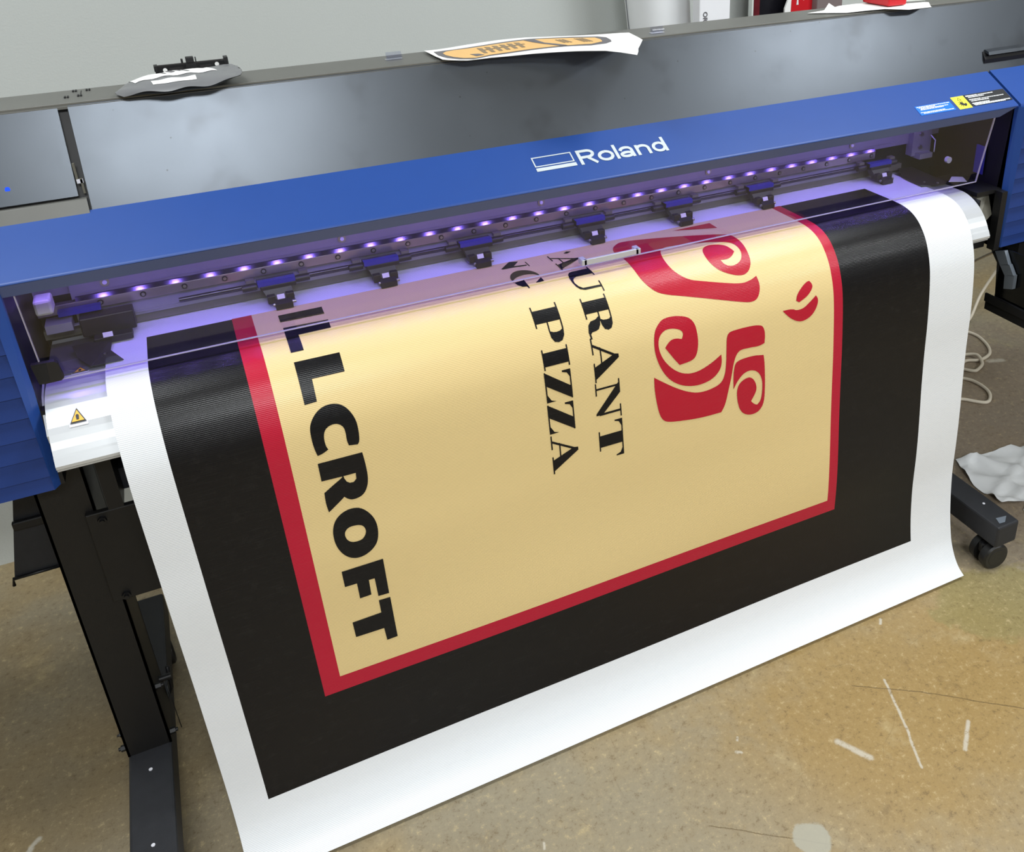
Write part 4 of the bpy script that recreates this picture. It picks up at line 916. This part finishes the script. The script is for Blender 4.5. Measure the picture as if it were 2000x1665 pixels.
for i in range(6):
    xx = .484 + i * .0135
    lay([(xx, 1.505), (xx + .006, 1.503), (xx + .010, 1.545), (xx + .002, 1.552)], .0012, b, 0, 3)
    lay([(xx + .004, 1.528), (xx + .014, 1.526), (xx + .014, 1.531), (xx + .005, 1.534)], .0013, b, 0, 3)
o = b.build('printed_sheet', [m_paper, m_grey_ink, m_tan, m_brown_ink], normals=False)
tag(o, 'curled white paper sheet with tan oval print overhanging the printer lid', 'paper sheet')
# torn white scrap with red card and bottle on it
scrap = [(1.182,1.553),(1.226,1.562),(1.290,1.590),(1.330,1.592),(1.46,1.590),(1.470,1.52),(1.439,1.481),(1.431,1.470),(1.377,1.476),(1.335,1.500),(1.291,1.508),(1.248,1.513)]
b = MB(); n = len(scrap)
for mi, dz in ((0, .0025), (0, .0021)):
    vs = [(x, y, TZ + dz + .0012 * math.sin(x * 90)) for x, y in scrap]
    tri = tessellate_polygon([[Vector((x, y, 0)) for x, y in scrap]])
    b.add(vs, [tuple(t) for t in tri])
b.add([(1.225, 1.556, TZ + .002), (1.262, 1.556, TZ + .002), (1.240, 1.560, TZ + .016)], [(0, 1, 2)])
o = b.build('paper_scrap', m_paper); tag(o, 'torn white paper scrap under the red box on printer top', 'paper')
RB = thing('red_box', (1.385, 1.55, TZ + .004), 'small red and white printed box lying at the top edge of the picture', 'box')
b = MB(); b.box((1.357, 1.515, TZ + .004), (1.405, 1.597, TZ + .034), ch=.003); b.build('carton', m_red, RB)
b = MB()
for i in range(4): b.box((1.364 + i * .009, 1.5140, TZ + .018), (1.369 + i * .009, 1.5150, TZ + .028))
b.build('white_print', m_textw, RB)
b = MB(); b.cyl((1.408, 1.545, TZ + .017), (1.470, 1.535, TZ + .017), .0125, n=28); b.cyl((1.470, 1.535, TZ + .017), (1.482, 1.533, TZ + .017), .007, .006, n=20)
tag(b.build('white_bottle', m_bottle), 'small white bottle lying beside the red box on printer top', 'bottle')
# ------------------------------------------------------------------ things behind the printer, leaning by the wall
ROL = thing('vinyl_roll', (1.17, 2.18, 0), 'white flared vinyl roll standing behind the printer', 'roll')
b = MB()
def rp(u, v):
    z = 1.75 * v; r = .062 + .030 * v; a = u * math.tau * 1.15 + 2.0; rr = r + .003 * u
    return (1.199 - .17 * (z - 1.24) * .5 + rr * math.cos(a), 2.215 + rr * math.sin(a), z)
b.grid(rp, 72, 10); b.build('outer_wrap', m_roll, ROL, normals=False)
b = MB(); b.cyl((1.288, 2.215, 0), (1.209, 2.215, .93), .030, n=24); b.build('core', m_box, ROL)
CT = thing('white_carton', (1.30, 2.10, 0), 'tall white carton with small grey vertical lettering beside the vinyl roll', 'carton')
b = MB(); b.box((1.234, 2.06, 0), (1.325, 2.095, 1.42), ch=.003); b.build('carton_body', m_box, CT)
cu = bpy.data.curves.new('lettering', 'FONT'); cu.body = 'ORA'; cu.size = .017; cu.extrude = .0003; cu.offset = .0004
to = bpy.data.objects.new('carton_lettering_src', cu); COL.objects.link(to)
dg = bpy.context.evaluated_depsgraph_get(); tm = bpy.data.meshes.new_from_object(to.evaluated_get(dg))
bpy.data.objects.remove(to)
tm.transform(Matrix.Rotation(math.radians(90), 4, 'X') @ Matrix.Rotation(math.radians(-90), 4, 'Z'))
tl = bpy.data.objects.new('carton_lettering', tm); tm.materials.clear(); tm.materials.append(m_grey_ink); COL.objects.link(tl); tl.parent = CT; tl.location = Vector((1.2450, 2.0593, 1.238)) - Vector((1.30, 2.10, 0))
PO = thing('framed_poster', (1.55, 2.28, 0), 'dark poster with violet ring and red edge leaning on the wall', 'poster')
b = MB(); b.box((1.530, 2.262, 0), (1.700, 2.276, 1.60)); b.build('panel', m_poster, PO)
b = MB(); b.box((1.526, 2.260, 0), (1.531, 2.278, 1.60)); b.build('frame_edge', m_bottle, PO)
b = MB(); b.box((1.532, 2.2600, 1.0), (1.552, 2.2618, 1.60)); b.build('red_margin', m_posterred, PO)
b = MB(); P = [(1.61 + .035 * math.cos(a / 20 * math.tau), 2.2590, 1.255 + .022 * math.sin(a / 20 * math.tau)) for a in range(21)]; b.tube(P, .0022, 6); b.build('violet_ring', m_purple, PO)
SG = thing('sign_board', (1.66, 2.2, 0), 'white board with a red panel numbered 1 leaning behind the printer', 'sign')
b = MB(); b.prism([(1.607, 2.215, 0), (1.700, 2.215, 0), (1.700, 2.215, 1.5), (1.70, 2.215, 1.5), (1.640, 2.215, 1.5), (1.628, 2.215, 1.245), (1.607, 2.215, 1.196)], (0, .006, 0)); b.build('board', m_paper, SG)
b = MB(); b.prism([(1.621, 2.214, .9), (1.700, 2.214, .9), (1.700, 2.214, 1.215), (1.690, 2.214, 1.228), (1.670, 2.214, 1.214), (1.658, 2.214, 1.226), (1.640, 2.214, 1.230), (1.628, 2.214, 1.218)], (0, .0008, 0)); b.build('red_panel', m_red, SG)
b = MB(); b.prism([(1.645, 2.2132, 1.204), (1.652, 2.2132, 1.204), (1.650, 2.2132, 1.223), (1.643, 2.2132, 1.221), (1.642, 2.2132, 1.218), (1.646, 2.2132, 1.219)], (0, .0006, 0)); b.build('numeral', m_textw, SG)
b = MB(); b.box((1.700, 2.19, 0), (1.790, 2.26, 1.45), ch=.004); tag(b.build('taupe_carton', m_taupe), 'tall taupe carton standing right of the numbered board', 'carton')

# ------------------------------------------------------------------ floor things
def smooth_pts(P, k=10):
    out = []
    for i in range(len(P) - 1):
        p0 = Vector(P[max(i - 1, 0)]); p1 = Vector(P[i]); p2 = Vector(P[i + 1]); p3 = Vector(P[min(i + 2, len(P) - 1)])
        for j in range(k):
            t = j / k
            out.append(.5 * ((2 * p1) + (-p0 + p2) * t + (2 * p0 - 5 * p1 + 4 * p2 - p3) * t * t + (-p0 + 3 * p1 - 3 * p2 + p3) * t ** 3))
    out.append(Vector(P[-1])); return out
r = .0055
cord = [(1.98,1.83,r),(2.02,1.80,r),(2.06,1.787,r),(2.110,1.737,r),(2.152,1.757,r),(2.175,1.798,r),(2.175,1.853,r),(2.150,1.890,r),(2.11,1.93,r),(2.08,1.99,r),(2.12,2.03,r),(2.17,1.99,r),(2.204,1.925,r),(2.225,1.900,r),(2.245,1.900,r),(2.285,1.920,.009),(2.304,1.966,.014),(2.270,2.000,r),(2.21,2.02,r),(2.17,1.98,r),(2.20,1.945,r),(2.253,1.962,r),(2.299,1.944,r),(2.351,1.955,r),(2.386,1.985,r),(2.412,2.034,r),(2.423,2.085,r),(2.405,2.14,r),(2.38,2.19,r),(2.42,2.20,r),(2.46,2.16,.02),(2.55,2.20,.09),(2.60,2.18,.20),(2.60,2.10,.36),(2.52,2.02,.50)]
b = MB(); b.tube(smooth_pts(cord, 8), .0055, 10); tag(b.build('power_cord', m_cord), 'cream power cord looped on the floor behind the banner', 'cord')
cord2 = [(1.90, 1.72, .56), (1.96, 1.80, .50), (2.02, 1.88, .47), (2.1, 1.95, .48)]
b = MB(); b.tube(smooth_pts([(1.80, 1.66, .52), (1.86, 1.68, .545), (1.93, 1.66, .58), (1.99, 1.62, .61)], 8), .004, 8); tag(b.build('hanging_cord', m_cord), 'cream cord hanging across under the right end of the printer', 'cord')
# crumpled sheets
outline = [(1.804,1.553),(1.847,1.529),(1.90,1.535),(1.946,1.528),(2.025,1.507),(2.16,1.46),(2.20,1.36),(2.05,1.31),(1.92,1.315),(1.820,1.322),(1.776,1.338),(1.758,1.342),(1.757,1.375),(1.759,1.404),(1.762,1.442),(1.770,1.478),(1.786,1.515)]
def crump(poly, seed, amp, z0):
    rnd = random.Random(seed)
    bmx = bmesh.new(); vv = [bmx.verts.new((x, y, 0)) for x, y in poly]
    for t3 in tessellate_polygon([[Vector((x, y, 0)) for x, y in poly]]):
        try: bmx.faces.new([vv[i] for i in t3])
        except ValueError: pass
    xs = [p[0] for p in poly]; ys = [p[1] for p in poly]
    for ax, lo, hi in ((0, min(xs), max(xs)), (1, min(ys), max(ys))):
        k = lo + .004
        while k < hi:
            bmesh.ops.bisect_plane(bmx, geom=bmx.verts[:] + bmx.edges[:] + bmx.faces[:], plane_co=(k, k, 0), plane_no=(1, 0, 0) if ax == 0 else (0, 1, 0), dist=1e-6); k += .011
    folds = [(rnd.uniform(min(xs), max(xs)), rnd.uniform(min(ys), max(ys)), rnd.uniform(0, math.pi), rnd.uniform(.3, 1)) for _ in range(22)]
    bmx.verts.index_update(); vs = []
    for v in bmx.verts:
        h = 0
        for fx, fy, a, s in folds:
            d = (v.co.x - fx) * math.cos(a) + (v.co.y - fy) * math.sin(a)
            h += s * max(0, 1 - abs(d) / .018)
        vs.append((v.co.x, v.co.y, z0 + amp * h / 2.2 + amp * .3 * math.sin(v.co.x * 60 + v.co.y * 35)+amp*.3))
    fs = []
    for f in bmx.faces:
        f.normal_update(); ids = [v.index for v in f.verts]; fs.append(tuple(ids if f.normal.z > 0 else ids[::-1]))
    m = MB(); m.add(vs, fs, 0, True); m.add([(x, y, z - .0003) for x, y, z in vs], [f[::-1] for f in fs], 0, True); bmx.free(); return m
tag(crump(outline, 5, .016, .004).build('crumpled_paper', m_crump, normals=False), 'large crumpled white paper sheet on the floor by the right stand foot', 'paper')
under = [(1.83, 1.325), (1.80, 1.305), (1.79, 1.26), (1.84, 1.20), (2.1, 1.22), (2.15, 1.35), (1.95, 1.36)]
tag(crump(under, 8, .001, .0015).build('flat_paper', m_paper, normals=False), 'flat white paper sheet peeking out under the crumpled one', 'paper')

# ------------------------------------------------------------------ light: ceiling panels, an added back-wall fill, violet strip, soft room bounce
def area(name, loc, size, power, target, color=(1, 1, 1)):
    l = bpy.data.lights.new(name, 'AREA'); l.shape = 'RECTANGLE'; l.size = size[0]; l.size_y = size[1]; l.energy = power; l.color = color
    o = bpy.data.objects.new(name, l); COL.objects.link(o); o.location = loc
    d = Vector(target) - Vector(loc); o.rotation_euler = d.to_track_quat('-Z', 'Y').to_euler(); return o
for nm, x, y, p in LAMPS: area(nm, (x, y, 2.85), (1.0, .5), p, (x, y + .001, 0), (.93, .975, 1.0))
x = -.235
while x < 1.54:
    area('violet_led', (x, 1.470, 1.0635), (.008, .006), VIOLET / 31, (x, 1.490, .92), (.27, .17, 1.0)); x += .0573
w = bpy.data.worlds.new('room_air'); w.use_nodes = True; SC.world = w
w.node_tree.nodes['Background'].inputs[0].default_value = (.86, .93, 1.0, 1); w.node_tree.nodes['Background'].inputs[1].default_value = WORLD
SC.view_settings.view_transform = 'Standard'; SC.view_settings.look = 'None'; SC.view_settings.gamma = 1.0; SC.view_settings.use_curve_mapping = False
SC.view_settings.exposure = EXPO
